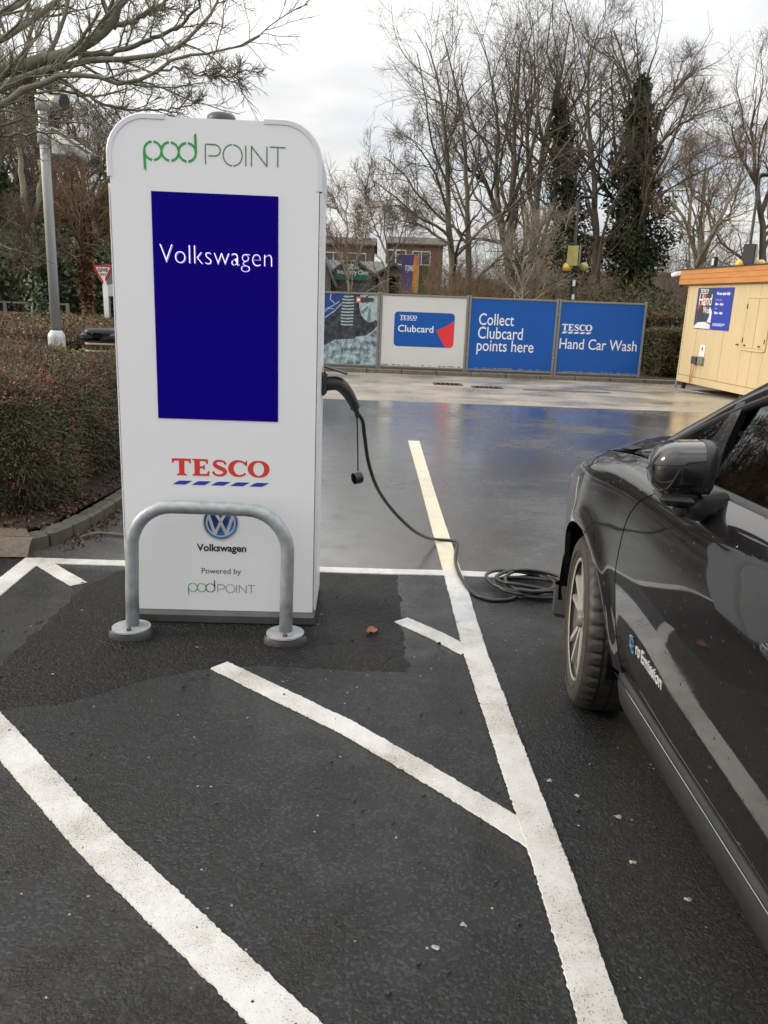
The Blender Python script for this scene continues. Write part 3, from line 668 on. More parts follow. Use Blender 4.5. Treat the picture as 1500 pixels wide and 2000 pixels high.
# panel 1: the tyre print
t, x0, x1 = hoards[0]
m_ice = mat('ice print', (.50, .62, .67), .4, col2=(.06, .11, .15), vs=6, vd=9, wid=.12)
m_tyr = mat('tyre print', (.012, .016, .022), .4, col2=(.10, .125, .145), vs=7, vd=8, mid=.58, wid=.16)
m_snow = mat('snow print', (.58, .68, .72), .4, col2=(.22, .30, .35), vs=10, vd=7)
m_carb = mat('blue car print', (.02, .09, .36), .35, col2=(.01, .03, .12), vs=6, vd=4)
def cpt(x, y): return fp_(620 + x / 4.412, 550 + y / 4.412)
bx0, bx1 = x0 + .03, x1 - .03; bz0, bz1 = FB + .06, FT - .045
b = B(); b.flat([(bx0, bz0), (bx1, bz0), (bx1, bz1), (bx0, bz1)], off=.0006, **FO(0)); b.build('print_ground', m_ice, t)
b = B(); b.flat([(bx0, cpt(40, 560)[1])] + [cpt(*p) for p in ((40, 560), (150, 500), (300, 492), (420, 470), (480, 420), (515, 385), (515, 92), (240, 84), (40, 80))] + [(bx0, bz1 - .002)], off=.0011, **FO(0)); b.build('print_shadow', m_tyr, t)
b = B(); b.flat([cpt(*p) for p in ((345, 95), (515, 98), (515, 330), (480, 362), (430, 375), (385, 350), (355, 290), (340, 200))], off=.0016, **FO(0)); b.build('print_rim', m_snow, t)
b = B(); V, fs = ribbon(np.array([cpt(455 + 112 * math.cos(a), 190 + 175 * math.sin(a)) for a in np.radians(np.arange(60, 270, 8))]), .10); put2d(b, V, fs, off=.0017, **FO(0)); b.build('print_tyre_wall', m_tyr, t)
b = B()
for a in (150, 205, 100):
    V, fs = ribbon([cpt(455 + 20 * math.cos(R(a)), 200 + 30 * math.sin(R(a))), cpt(455 + 85 * math.cos(R(a)), 200 + 145 * math.sin(R(a)))], [.05, .09]); put2d(b, V, fs, off=.0019 + a * 1e-6, **FO(0))
b.build('print_spoke_gaps', mat('spoke gap print', (.16, .21, .24), .4), t, kind='stuff')
b = B(); b.flat([cpt(*p) for p in ((372, 180), (400, 185), (445, 120), (500, 120), (505, 110), (450, 108), (390, 150))], off=.0020, **FO(0)); b.build('print_spoke', m_tyr, t)
b = B()
for i in range(11):
    y = 92 + i * 27; xo = 205 + 6 * math.sin(i * .5)
    b.flat([cpt(*p) for p in ((xo, y), (xo + 52, y + 5), (xo + 104, y + 2), (xo + 106, y + 13), (xo + 54, y + 17), (xo + 2, y + 12))], off=.0018, **FO(0))
b.build('print_tread', m_snow, t)
b = B(); b.flat([(bx0, bz1 - .004)] + [cpt(*p) for p in ((225, 88), (232, 120), (205, 150), (208, 195), (150, 265), (60, 318), (40, 345))] + [(bx0, cpt(40, 380)[1])], off=.0024, **FO(0)); b.build('print_bumper', m_carb, t)
b = B()
for P in (((45, 320), (60, 240), (130, 210), (190, 170)), ((205, 190), (150, 250), (60, 312)), ((120, 90), (110, 150), (150, 190)), ((60, 260), (100, 230), (140, 235))):
    V, fs = ribbon([cpt(*p) for p in P], .022); put2d(b, V, fs, off=.003 + .0002 * len(b.v), **FO(0))
V, fs = ribbon([cpt(*p) for p in ((330, 480), (420, 470), (480, 430), (515, 390))], .03); put2d(b, V, fs, off=.0040, **FO(0))
b.build('print_ice_edges', m_snow, t)
b = B(); b.flat([cpt(*p) for p in ((372, 135), (478, 140), (488, 152), (482, 175), (374, 180))], off=.0042, **FO(0)); b.build('badge_plate', m_dgrey, t)
b = B(); b.flat([cpt(*p) for p in ((334, 130), (374, 130), (374, 182), (334, 182))], off=.0046, **FO(0)); bp_ = b.build('badge_print', mat('pink print', (.60, .12, .16), .4), t)
b = B(); p, q = cpt(338, 172), cpt(370, 172); text(b, 'TYRE', p[0], p[1] + .05, w=q[0] - p[0], h=.09, off=.0052, **FO(0)) if False else b.flat([cpt(*p) for p in ((342, 146), (366, 146), (366, 168), (342, 168))], off=.005, **FO(0)); b.build('badge_mark', m_bwl, t)

# ================================================================== YELLOW CABIN (own axes: x along the visible wall towards the camera, y into the cabin)
HA = np.array([7.0, 19.2, 0]); hd = math.atan2(-.993, .12)
HT = thing('car_wash_cabin', 'pale yellow boarded cabin with an orange timber fascia', 'cabin', tuple(HA), hd, local=True)
HT.rotation_euler = (0, R(1.3), hd)
HL, HZ0, HZ1, HDp = 5.4, .20, 2.44, 2.9
# local x = along wall, local y = into cabin
b = B(); b.box((HL / 2, HDp / 2 + .02, (HZ0 + HZ1) / 2), (HL - .02, HDp, HZ1 - HZ0 - .01)); b.build('shell', m_hutd, HT)
gx = [.0, .20, .62, 1.02, 1.41, 1.79, 2.18, 2.57, 2.96, 3.35, 3.75, 4.15, 4.55, 4.95, 5.4]
for i in range(len(gx) - 1):
    b = B(); b.box(((gx[i] + gx[i + 1]) / 2, .009 + random.uniform(-.002, .002), (HZ0 + .17 + HZ1) / 2), (gx[i + 1] - gx[i] - .006, .024, HZ1 - HZ0 - .17), bev=.004); b.build('plank', m_hut, HT)
for i, (a, c) in enumerate(((0, 1.1), (1.1, 2.6), (2.6, 4.1), (4.1, 5.4))):
    b = B(); b.box(((a + c) / 2, .002, HZ0 + .078), (c - a - .006, .03, .15), bev=.004); b.build('skirting_board', m_hut, HT)
b = B(); b.box((-.012, .012, (HZ0 + HZ1) / 2), (.05, .06, HZ1 - HZ0), bev=.008); b.build('corner_batten', m_hut, HT)
for k in range(3):
    b = B(); b.box((HL / 2 - .22, -.09, HZ1 + .005 + .055 + k * .112), (HL + .30, .028, .108), bev=.004); b.build('fascia_board', m_fascia, HT)
    b = B(); b.box((-.385, HDp / 2 - .06, HZ1 + .005 + .055 + k * .112), (.028, HDp + .05, .108), bev=.004); b.build('fascia_board', m_fascia, HT)
b = B(); b.box((HL / 2 - .2, HDp / 2 - .05, HZ1 + .345), (HL + .40, HDp + .15, .02)); b.build('roof', m_dgrey, HT)
b = B(); b.box((HL / 2 - .2, HDp / 2 - .05, HZ1 + .004), (HL + .30, HDp + .02, .006)); b.build('soffit', m_hutd, HT)
for x in (.04, 2.6, 5.2):
    b = B(); b.box((x, .15, .09), (.08, .08, .26)); b.build('foot', m_dgrey, HT)
b = B(); b.tube([(.0, .03, .33), (-.06, -.02, .03)], .022, 8); b.tube([(-.12, -.05, .02), (1.25, .25, .02)], .02, 8); b.build('drain_pipe', m_galv, HT)
HO = dict(o=(0, -.006, 0), ux=(1, 0, 0), uy=(0, 0, 1))
# notice board on the wall
PT = thing('opening_hours_poster', 'dark blue opening hours poster fixed to the yellow cabin wall', 'poster', tuple(HA), hd, local=True); PT.rotation_euler = HT.rotation_euler
b = B(); b.box((1.21, -.010, 1.91), (1.52, .012, .90)); b.build('backing_board', m_pblue, PT)
PO = dict(o=(0, -.0165, 0), ux=(1, 0, 0), uy=(0, 0, 1))
b = B(); b.flat([(.45, 1.46), (1.19, 1.46), (1.19, 2.36), (.45, 2.36)], off=.0006, **PO); b.build('photo_print', m_pdark, PT)
b = B(); b.flat([(.45, 1.50), (.62, 1.60), (.95, 1.62), (1.19, 1.56), (1.19, 1.47), (.46, 1.47)], off=.0010, **PO); b.flat([(1.05, 1.95), (1.19, 1.85), (1.19, 1.60), (1.02, 1.62), (1.10, 1.75)], off=.0013, **PO); b.build('photo_print_light', m_pale, PT)
b = B(); b.flat([(.58, 1.62), (.86, 1.64), (.88, 1.85), (.78, 2.02), (.62, 2.0), (.55, 1.82)], off=.0016, **PO); b.build('photo_print_figure', m_navy if False else m_dgrey, PT)
b = B(); b.flat([(.52, 1.92), (.66, 2.02), (.70, 2.2), (.80, 2.26), (.86, 2.2), (.85, 2.02), (.90, 1.88), (.80, 1.88), (.76, 2.0), (.70, 2.02), (.56, 1.88)], off=.0021, **PO); b.build('photo_print_jacket', m_skin, PT)
b = B(); tesco(b, .56, .92, 2.27, 2.34, .0026, **PO); stripes(b, .56, .92, 2.235, 2.255, .0026, **PO)
text(b, 'Hand', .56, 1.98, w=.56, h=.24, off=.0026, **PO); text(b, 'Wash', .80, 1.81, w=.36, h=.13, off=.0026, **PO)
text(b, 'We are open daily', 1.29, 2.185, w=.56, h=.085, off=.001, bold=.03, **PO)
text(b, 'Monday - Saturday', 1.29, 2.085, w=.26, h=.03, off=.001, **PO); text(b, '8am - 6pm', 1.29, 1.97, w=.34, h=.075, off=.001, bold=.03, **PO)
text(b, 'Sunday', 1.29, 1.90, w=.10, h=.03, off=.001, **PO); text(b, '10am - 4pm', 1.29, 1.78, w=.36, h=.075, off=.001, bold=.03, **PO)
for k in range(3): b.flat([(1.29, 1.545 + k * .022), (1.80 - .1 * (k == 0), 1.545 + k * .022), (1.80 - .1 * (k == 0), 1.553 + k * .022), (1.29, 1.553 + k * .022)], off=.001, **PO)
b.build('lettering', m_bwl, PT)
# serving hatch
b = B()
for x in (2.57, 3.41): b.box((x, -.012, 1.64), (.05, .03, 1.06))
for z in (1.12, 2.16): b.box((2.99, -.012, z), (.79, .03, .05))
hf = b.build('hatch_frame', m_hut, HT)
for x in (2.785, 3.195):
    b = B(); b.box((x, -.010, 1.64), (.395, .022, .985), bev=.004); b.build('hatch_door', m_hut, HT)
for x, z in ((2.60, 1.98), (2.60, 1.30), (3.385, 1.30), (3.385, 1.98)):
    b = B(); b.box((x, -.03, z), (.02, .012, .09)); b.build('hinge', m_dgrey, hf)
for x, z in ((2.70, 1.20), (3.22, 1.20), (2.42, 1.20)):
    b = B(); b.box((x, -.03, z), (.055, .03, .03), bev=.006); b.build('latch', m_dgrey, HT)
# socket box with a loose wire, leaflet
b = B(); b.box((.78, -.04, .75), (.21, .09, .17), bev=.01); sb = b.build('socket_box', m_plinth, HT)
b = B(); b.box((1.02, -.025, .75), (.22, .06, .18), bev=.01); b.build('cover_box', m_frame, HT)
b = B(); b.tube(catmull([(.72, -.07, .68), (.69, -.06, .45), (.68, -.05, .22), (.73, -.05, .35), (.82, -.06, .6), (.84, -.07, .68)], 6), .008, 6); b.build('wire', mat('orange wire', (.55, .17, .02), .5), sb)
LT = thing('leaflet', 'small white leaflet with a red mark above the cabin socket box', 'leaflet', tuple(HA), hd, local=True); LT.rotation_euler = HT.rotation_euler
b = B(); b.box((1.0, -.010, .98), (.22, .004, .25)); b.build('sheet', m_bwl, LT)
b = B(); b.flat([(.96, .98), (1.03, .98), (1.03, 1.06), (.96, 1.06)], (0, -.013, 0), (1, 0, 0), (0, 0, 1)); b.build('mark', m_bred, LT)
# camera and floodlight on the fascia
SCM = thing('security_camera', 'small white bullet camera on the corner of the cabin fascia', 'camera', tuple(HA), hd, local=True); SCM.rotation_euler = HT.rotation_euler
b = B(); b.tube([(-.36, -.15, 2.70), (-.52, -.22, 2.66)], .055, 12); b.build('housing', m_bwl, SCM)
b = B(); b.box((-.38, -.115, 2.70), (.10, .03, .10), bev=.01); b.build('bracket', m_bwl, SCM)
FLD = thing('floodlight', 'small black floodlight on the cabin roof behind the fascia', 'floodlight', tuple(HA), hd, local=True); FLD.rotation_euler = HT.rotation_euler
b = B(); b.box((.42, .3, 2.93), (.12, .09, .26), bev=.01); b.build('case', m_black, FLD)
b = B(); b.box((.42, .252, 2.95), (.09, .012, .15)); b.build('lens', m_pale, FLD)
b = B(); b.box((.42, .3, 2.79), (.03, .03, .07)); b.build('stalk', m_black, FLD)

# ================================================================== CROSSING BEACON POSTS AND LAMP POSTS
def beacon_post(base, top, panel_w, glob, label, lean=0.0, arm=None):
    base = np.array(base); t = thing('beacon_post', label, 'lamp post', tuple(base), group='black lamp posts with amber globes')
    b = B(); b.tube([base, base + (0, 0, 1.2), (top[0], top[1], top[2] * .6), top], [.06, .055, .045, .035], 10); b.build('post', m_black, t)
    top = np.array(top); dx = arm or .25
    b = B(); b.tube([top, top + (dx * .3, 0, .03)], .03, 8); b.box(top + (dx * .75, 0, .05), (abs(dx) * 1.4, .18, .07), bev=.02); b.build('lamp_head', m_black, t)
    for i, (g, mm) in enumerate(glob):
        b = B(); g = np.array(g); r_ = .130
        b.lathe([(.0, -r_), (r_ * .5, -r_ * .87), (r_ * .87, -r_ * .5), (r_, 0), (r_ * .87, r_ * .5), (r_ * .5, r_ * .87), (.0, r_)], c=g, n=18, caps=False); gl_ = b.build('globe', mm, t)
        b = B(); b.lathe([(r_ * .55, -r_ * 1.05), (r_ * .6, -r_ * .8)], c=g, n=14); b.box(g + (-.12 if i else .12, .0, -r_ * .95), (.34, .04, .04)); b.build('bracket', m_black, gl_)
    pc = np.array(panel_w); 
    b = B(); b.box(pc, (.34, .09, .56), Matrix.Rotation(R(-28), 3, 'Z'), bev=.01); pn = b.build('panel_case', m_black, t)
    b = B(); b.box(pc + np.array((-.04 - .02, -.055, 0)), (.30, .012, .52), Matrix.Rotation(R(-28), 3, 'Z')); b.build('panel_face', m_dgrey if glob[0][1] is m_amber and base[0] > 6 else m_amber2, pn)
    b = B()
    for sx in (-1, 1):
        b.box(pc + np.array(Matrix.Rotation(R(-28), 3, 'Z') @ Vector((sx * .16, -.062, 0))), (.025, .016, .55), Matrix.Rotation(R(-28), 3, 'Z'))
    b.build('panel_rim', m_frame, pn)
    return t
p0 = at(1120, 590, 22.6); p1 = at(1131, 388, 22.6)
bpst = beacon_post((p0[0], 22.6, .1), tuple(p1), at(1122, 500, 22.4), [(at(1108, 522, 22.5), m_amber), (at(1140, 522, 22.5), m_amber2)], 'black lamp post with amber globes behind the blue hoardings')
b = B(); q = at(1121, 553, 22.52); b.box(q, (.07, .03, .16)); b.box(at(1119, 580, 22.52), (.07, .03, .14)); b.build('post_sticker', m_bwl, bpst)
p0 = at(1464, 560, 23.5); p1 = at(1484, 345, 23.5)
beacon_post((p0[0], 23.5, .1), tuple(p1), at(1464, 497, 23.2), [(at(1444, 516, 23.3), m_amber), (at(1486, 516, 23.3), m_amber)], 'black lamp post with amber globes behind the yellow cabin roof', arm=.3)

LY = 11.0
lp = at(112, 683, LY); lt_ = at(88, -20, LY)
LPT = thing('lamp_post', 'tall grey steel lighting column carrying cameras, behind the hedge', 'lamp post', (lp[0], LY, 0))
b = B(); b.lathe([(.115, 0), (.115, .96), (.112, 1.0), (.075, 1.06)], c=(lp[0], LY, 0), n=24, caps=False); b.build('base_sleeve', m_steel, LPT)
b = B(); b.tube([(lp[0], LY, 1.0), (lp[0], LY, 3.2), (lp[0], LY, 9.0)], [.066, .062, .048], 18); b.build('shaft', m_steel, LPT)
b = B(); b.box((lp[0] + .0, LY - .112, .5), (.1, .012, .4), bev=.004); b.build('access_door', m_steel, LPT)
def cctv(z, ln, drop, name, label, yaw):
    p = np.array((lp[0], LY, z)); t = thing('cctv_camera', label, 'camera', tuple(p), group='surveillance cameras on the lighting column')
    d = np.array((math.cos(yaw), -math.sin(yaw), 0))
    b = B(); b.lathe([(.085, z - .1), (.085, z + .1)], c=(lp[0], LY, 0), n=18); b.tube([p, p + d * .16], .035, 10); b.build('clamp', m_cctv, t)
    q = p + d * .16; e_ = q + d * ln + np.array((0, 0, -drop))
    b = B(); b.tube([q, q + (e_ - q) * .06, e_], [.06, .085, .08], 16); b.build('housing', m_cctv, t)
    b = B(); b.tube([e_, e_ + (e_ - q) * .10], .083, 16); b.build('visor', m_black, t)
    b = B(); n_ = e_ - q; b.box((q + e_) / 2 + (0, 0, .085), (np.linalg.norm(n_) * 1.02, .17, .014), Matrix.Rotation(yaw * -1, 3, 'Z') @ Matrix.Rotation(math.atan2(drop, ln), 3, 'Y')); b.build('sun_shield', m_frame, t)
cctv(at(100, 200, LY)[2], .22, .02, 'a', 'upper camera, short and level, on the lighting column', R(25))
cctv(at(100, 285, LY)[2] + .12, .52, .30, 'b', 'lower white tube camera angled down beside the kiosk', R(12))
b = B(); p = at(103, 290, LY); b.box(p + (.12, -.02, .02), (.22, .10, .22), bev=.02); b.build('junction_box', m_cctv, LPT)

# litter bin
bp0 = at(203, 640, 12.6)
BT = thing('litter_bin', 'black litter bin with two gold bands, between hedge and kiosk', 'bin', (bp0[0], 12.6, 0))
bx, by = bp0[0], 12.6; bz = bp0[2]
m_bin = mat('bin black', (.02, .022, .03), .35, spec=.4); m_gold = mat('gold band', (.55, .40, .18), .4)
def sq(r, n=32): 
    a = np.arange(n) * 2 * math.pi / n; c_, s_ = np.cos(a), np.sin(a); k = (np.abs(c_) ** 5 + np.abs(s_) ** 5) ** (-1 / 5); return np.stack([c_ * k * r, s_ * k * r], 1)
def bring(profile, b):
    b.grid([[(bx + q[0], by + q[1], z) for q in sq(r_)] for r_, z in profile], closed=True); 
b = B(); bring([(.245, 0), (.252, .885)], b); b.build('bin_body', m_bin, BT)
for z in (.715, .825):
    b = B(); bring([(.2565, z), (.2585, z + .006), (.2585, z + .022), (.2565, z + .028)], b); b.build('gold_band', m_gold, BT)
for a in range(4):
    b = B(); c_, s_ = math.cos(R(45 + 90 * a)), math.sin(R(45 + 90 * a)); b.box((bx + c_ * .30, by + s_ * .27, .945), (.17, .17, .13), Matrix.Rotation(R(45 + 90 * a), 3, 'Z'), bev=.04); b.build('hood_pillar', m_bin, BT)
b = B(); bring([(.258, 1.0), (.258, 1.03), (.24, bz - .025), (.18, bz - .004), (.0, bz + .002)], b); b.build('hood', m_bin, BT)
b = B(); b.box((bx, by + .2, .94), (.30, .02, .09)); b.build('liner_ring', m_galv, BT)
# ================================================================== PARKED CAR
# own axes: x to the car's right, y forward, origin on the ground at mid wheelbase
def paint(name):
    m = bpy.data.materials.new(name); m.use_nodes = True; t = m.node_tree; p = t.nodes['Principled BSDF']; l = t.links
    co = nd(t, 'ShaderNodeTexCoord').outputs['Object']
    fl = nd(t, 'ShaderNodeTexVoronoi', inp={'Scale': 900.0}); l.new(co, fl.inputs[0])
    s_ = nd(t, 'ShaderNodeSeparateColor'); l.new(fl.outputs['Color'], s_.inputs[0])
    mc = nd(t, 'ShaderNodeMixRGB', inp={'Color1': (.0035, .0035, .004, 1), 'Color2': (.028, .028, .030, 1)}); l.new(mth(t, 'POWER', s_.outputs[0], 5.0), mc.inputs[0]); l.new(mc.outputs[0], p.inputs['Base Color'])
    dn = nd(t, 'ShaderNodeTexNoise', inp={'Scale': 3.0, 'Detail': 6.0}); l.new(co, dn.inputs[0])
    p.inputs['Metallic'].default_value = .0; p.inputs['Roughness'].default_value = .45; p.inputs['Specular IOR Level'].default_value = .06
    p.inputs['Coat Weight'].default_value = 1.0; p.inputs['Coat IOR'].default_value = 1.75
    mr = nd(t, 'ShaderNodeMapRange', inp={1: .35, 2: .7, 3: .015, 4: .07}); l.new(dn.outputs['Fac'], mr.inputs[0]); l.new(mr.outputs[0], p.inputs['Coat Roughness'])
    # rain beads
    v = nd(t, 'ShaderNodeTexVoronoi', inp={'Scale': 55.0}); l.new(co, v.inputs[0]); s2 = nd(t, 'ShaderNodeSeparateColor'); l.new(v.outputs['Color'], s2.inputs[0])
    mr2 = nd(t, 'ShaderNodeMapRange', inp={1: .0, 2: .22, 3: 1.0, 4: 0.0}); mr2.interpolation_type = 'SMOOTHSTEP'; l.new(v.outputs['Distance'], mr2.inputs[0])
    hb = mth(t, 'MULTIPLY', mr2.outputs[0], mth(t, 'GREATER_THAN', s2.outputs[1], .90))
    bp = nd(t, 'ShaderNodeBump', inp={'Strength': .7, 'Distance': .003}); l.new(hb, bp.inputs['Height']); l.new(bp.outputs[0], p.inputs['Coat Normal'])
    return m
m_car = paint('black metallic paint')
m_sill = mat('satin sill', (.030, .030, .031), .42, col2=(.018, .018, .019), vs=6)
m_gloss = mat('gloss black trim', (.008, .008, .009), .12, coat=1.0, coatr=.02)
m_satin = mat('satin black trim', (.014, .014, .015), .38)
m_lip = mat('dusty black plastic', (.055, .055, .055), .6, col2=(.025, .025, .026), vs=12, bump=.2, bs=90)
m_chrome = mat('chrome', (.75, .75, .76), .10, metal=1.0)
m_dark = mat('inner_blackout', (.004, .004, .004), .95, spec=.1)
m_tyre = mat('tyre rubber', (.012, .012, .013), .55, col2=(.026, .024, .021), vs=14, vd=5, wid=.2)
m_side = mat('tyre sidewall', (.028, .026, .024), .65, col2=(.055, .048, .042), vs=7, vd=5, bump=.1, bs=120)
m_alloy = mat('machined alloy', (.68, .67, .65), .32, metal=.25, col2=(.40, .38, .35), vs=16, vd=5)
m_rimd = mat('dark wheel paint', (.17, .165, .16), .4, col2=(.09, .085, .08), vs=12)
m_disc = mat('brake disc', (.22, .2, .19), .4, metal=.8)
m_int = mat('interior plastic', (.06, .072, .072), .6)
m_seat = mat('seat cloth', (.020, .022, .022), .9)
def glassmat(name, tint, rough=.0):
    m = bpy.data.materials.new(name); m.use_nodes = True; t = m.node_tree; t.nodes.clear(); o = nd(t, 'ShaderNodeOutputMaterial')
    tr = nd(t, 'ShaderNodeBsdfTransparent', inp={'Color': (*tint, 1)}); g = nd(t, 'ShaderNodeBsdfGlossy', inp={'Roughness': rough, 'Color': (1, 1, 1, 1)})
    f = nd(t, 'ShaderNodeFresnel', inp={'IOR': 1.52}); mx_ = nd(t, 'ShaderNodeMixShader')
    ad = mth(t, 'ADD', mth(t, 'MULTIPLY', f.outputs[0], 1.05), .01, True)
    t.links.new(ad, mx_.inputs[0]); t.links.new(tr.outputs[0], mx_.inputs[1]); t.links.new(g.outputs[0], mx_.inputs[2]); t.links.new(mx_.outputs[0], o.inputs[0]); return m
m_glass = glassmat('car glass', (.34, .46, .43)); m_lens = glassmat('lamp lens', (.85, .88, .9))

CAR = thing('parked_car', 'black metallic hatchback parked beside the painted line, nose away', 'car', (1.598, 1.35, 0), local=True)
CUR = None
def interp(x, X, Y):
    """monotone cubic through knots"""
    X = np.asarray(X, float); Y = np.asarray(Y, float); d = np.diff(Y) / np.diff(X); m_ = np.zeros(len(X)); m_[0], m_[-1] = d[0], d[-1]
    for i in range(1, len(X) - 1): m_[i] = 0 if d[i - 1] * d[i] <= 0 else 2 * d[i - 1] * d[i] / (d[i - 1] + d[i])
    i = np.clip(np.searchsorted(X, x) - 1, 0, len(X) - 2); h = X[i + 1] - X[i]; t = np.clip((x - X[i]) / h, 0, 1)
    return (2 * t**3 - 3 * t**2 + 1) * Y[i] + (t**3 - 2 * t**2 + t) * h * m_[i] + (-2 * t**3 + 3 * t**2) * Y[i + 1] + (t**3 - t**2) * h * m_[i + 1]
WY = [-2.20, -2.05, -1.80, -1.35, -.4, .4, .95, 1.35, 1.70, 1.92, 2.06, 2.16]
WX = [.60, .76, .855, .890, .893, .892, .886, .893, .862, .79, .69, .56]
ZY = [-2.2, -1.6, -.6, .6, 1.0, 1.35, 1.6, 1.87, 2.05, 2.16]
ZS = [1.02, 1.06, 1.02, .990, .985, .955, .905, .815, .73, .66]
PZ = [.18, .27, .33, .40, .48, .57, .68, .80, .885, .925, .945, .962, .975, .990]
PX = [.815, .838, .846, .862, .874, .884, .893, .892, .884, .874, .862, .843, .822, .797]
def shoulder(y): return interp(np.asarray(y, float), ZY, ZS)
def sideX(y, z):
    y = np.asarray(y, float); z = np.asarray(z, float); w = interp(y, WY, WX); zs = shoulder(y)
    zz = np.where(z < .33, z, .33 + (z - .33) * .66 / (zs - .33)); x = w / .893 * interp(zz, PZ, PX)
    for yc in (1.35, -1.35):
        r_ = np.hypot(y - yc, z - .32); x = x + .012 * np.exp(-((r_ - .385) / .05) ** 2) * (z < .85)
    return x
def side_pts(y, z, off=0.0):
    x = sideX(y, z) + off; return np.stack([-x, y, z], -1)
def mirrorX(G): G = np.array(G, float).copy(); G[..., 0] *= -1; return G
def resamp(P, n):
    P = np.asarray(P, float); d = np.concatenate([[0], np.cumsum(np.linalg.norm(np.diff(P, axis=0), axis=1))]); s = np.linspace(0, d[-1], n); return np.stack([np.interp(s, d, P[:, k]) for k in range(P.shape[1])], 1)
def coons(bot, top, left, right, nu, nv):
    b_, t_, l_, r_ = resamp(bot, nu), resamp(top, nu), resamp(left, nv), resamp(right, nv); u = np.linspace(0, 1, nu)[None, :, None]; v = np.linspace(0, 1, nv)[:, None, None]
    return (1 - v) * b_[None] + v * t_[None] + (1 - u) * l_[:, None] + u * r_[:, None] - ((1 - u) * (1 - v) * b_[0] + u * (1 - v) * b_[-1] + (1 - u) * v * t_[0] + u * v * t_[-1])
def panel(bot, top, left, right, nu=40, nv=34, name='panel', m=None, rim=.022, off=0.0, parent=None):
    """body panel on both flanks; edges turn inwards"""
    g = coons(bot, top, left, right, nu, nv); G = side_pts(g[..., 0], g[..., 1], off)
    res = []
    for s in (1, -1):
        Q = G if s == 1 else mirrorX(G); b = B(); b.grid(Q, flip=(s == 1))
        ring = np.concatenate([Q[0], Q[1:, -1], Q[-1, -2::-1], Q[-2:0:-1, 0]]); c_ = Q.reshape(-1, 3).mean(0); inn = ring + np.array([s * rim, 0, 0]); inn[:, 1:] += (c_[1:] - ring[:, 1:]) * .004
        b.grid(np.stack([ring, ring + (inn - ring) * .12, inn]), closed=True, smooth=False, flip=(s == -1))
        res.append(b.build(name, m or m_car, parent or CAR))
    return res
GZ = [.20, .30, .36, .50, .63, .75, .84, .90, .945, .97, .990]
GYv = [.850, .872, .885, .915, .920, .900, .862, .800, .715, .665, .625]
def gapc(z, d=0.0): return np.stack([interp(np.asarray(z, float), GZ, GYv) + d, np.asarray(z, float)], -1)
gap = .0042
# front wing
arc = [(1.35 - .367 * math.cos(a), .32 + .367 * math.sin(a)) for a in np.linspace(0, math.pi, 41)]
zg = np.linspace(.33, .988, 30)
wing = panel([(.878 + gap, .33), (.93, .325)] + [(p[0], p[1]) for p in arc] + [(1.735, .31)], [(y, float(shoulder(y))) for y in np.linspace(.628 + gap, 1.735, 40)], gapc(zg, gap), [(1.735, z) for z in np.linspace(.31, float(shoulder(1.735)), 20)], 70, 44, 'front_wing')
# nose: bumper corners and front, both sides in one shell
b = B(); ys = np.concatenate([np.linspace(1.741, 2.06, 14), np.linspace(2.08, 2.16, 6)]); half = []
for y in ys:
    zs_ = np.linspace(.19, float(shoulder(y)), 26); half.append(side_pts(np.full(26, y), zs_))
half = np.array(half); fr = []
for k in np.linspace(-1, 1, 21)[1:-1]:
    e_ = half[-1].copy(); w_ = -e_[:, 0]; e_[:, 0] = k * w_; e_[:, 1] = 2.16 + .075 * (1 - k * k) - .02 * (e_[:, 2] > .55) * (e_[:, 2] - .55); fr.append(e_)
b.grid(np.concatenate([half, np.array(fr), mirrorX(half)[::-1]])); bumper = b.build('front_bumper', m_car, CAR)
b = B(); b.grid([[(x, 2.245 - .1 * (x / .5) ** 2 * .2, z) for x in np.linspace(-.32, .32, 9)] for z in np.linspace(.28, .52, 4)], flip=True); b.build('grille', m_satin, bumper)
b = B(); b.box((0, 2.262, .43), (.52, .012, .11), bev=.004); b.build('number_plate', m_bwl, bumper)
# front lower spats ahead of the wheels
for s in (-1, 1):
    b = B(); P = [(.80, 1.70), (.868, 1.735), (.870, 1.765), (.84, 1.80), (.60, 1.82), (.60, 1.70)]
    b.grid([[(s * (x - .012 * k), y + .01 * k, z) for x, y in P] for k, z in ((1, .180), (0, .20), (0, .28), (0, .325))], closed=True, smooth=False, flip=s < 0)
    b.f.append(tuple(range(6)) if s > 0 else tuple(range(5, -1, -1))); b.sm.append(False)
    b.build('tyre_deflector', m_lip, CAR)
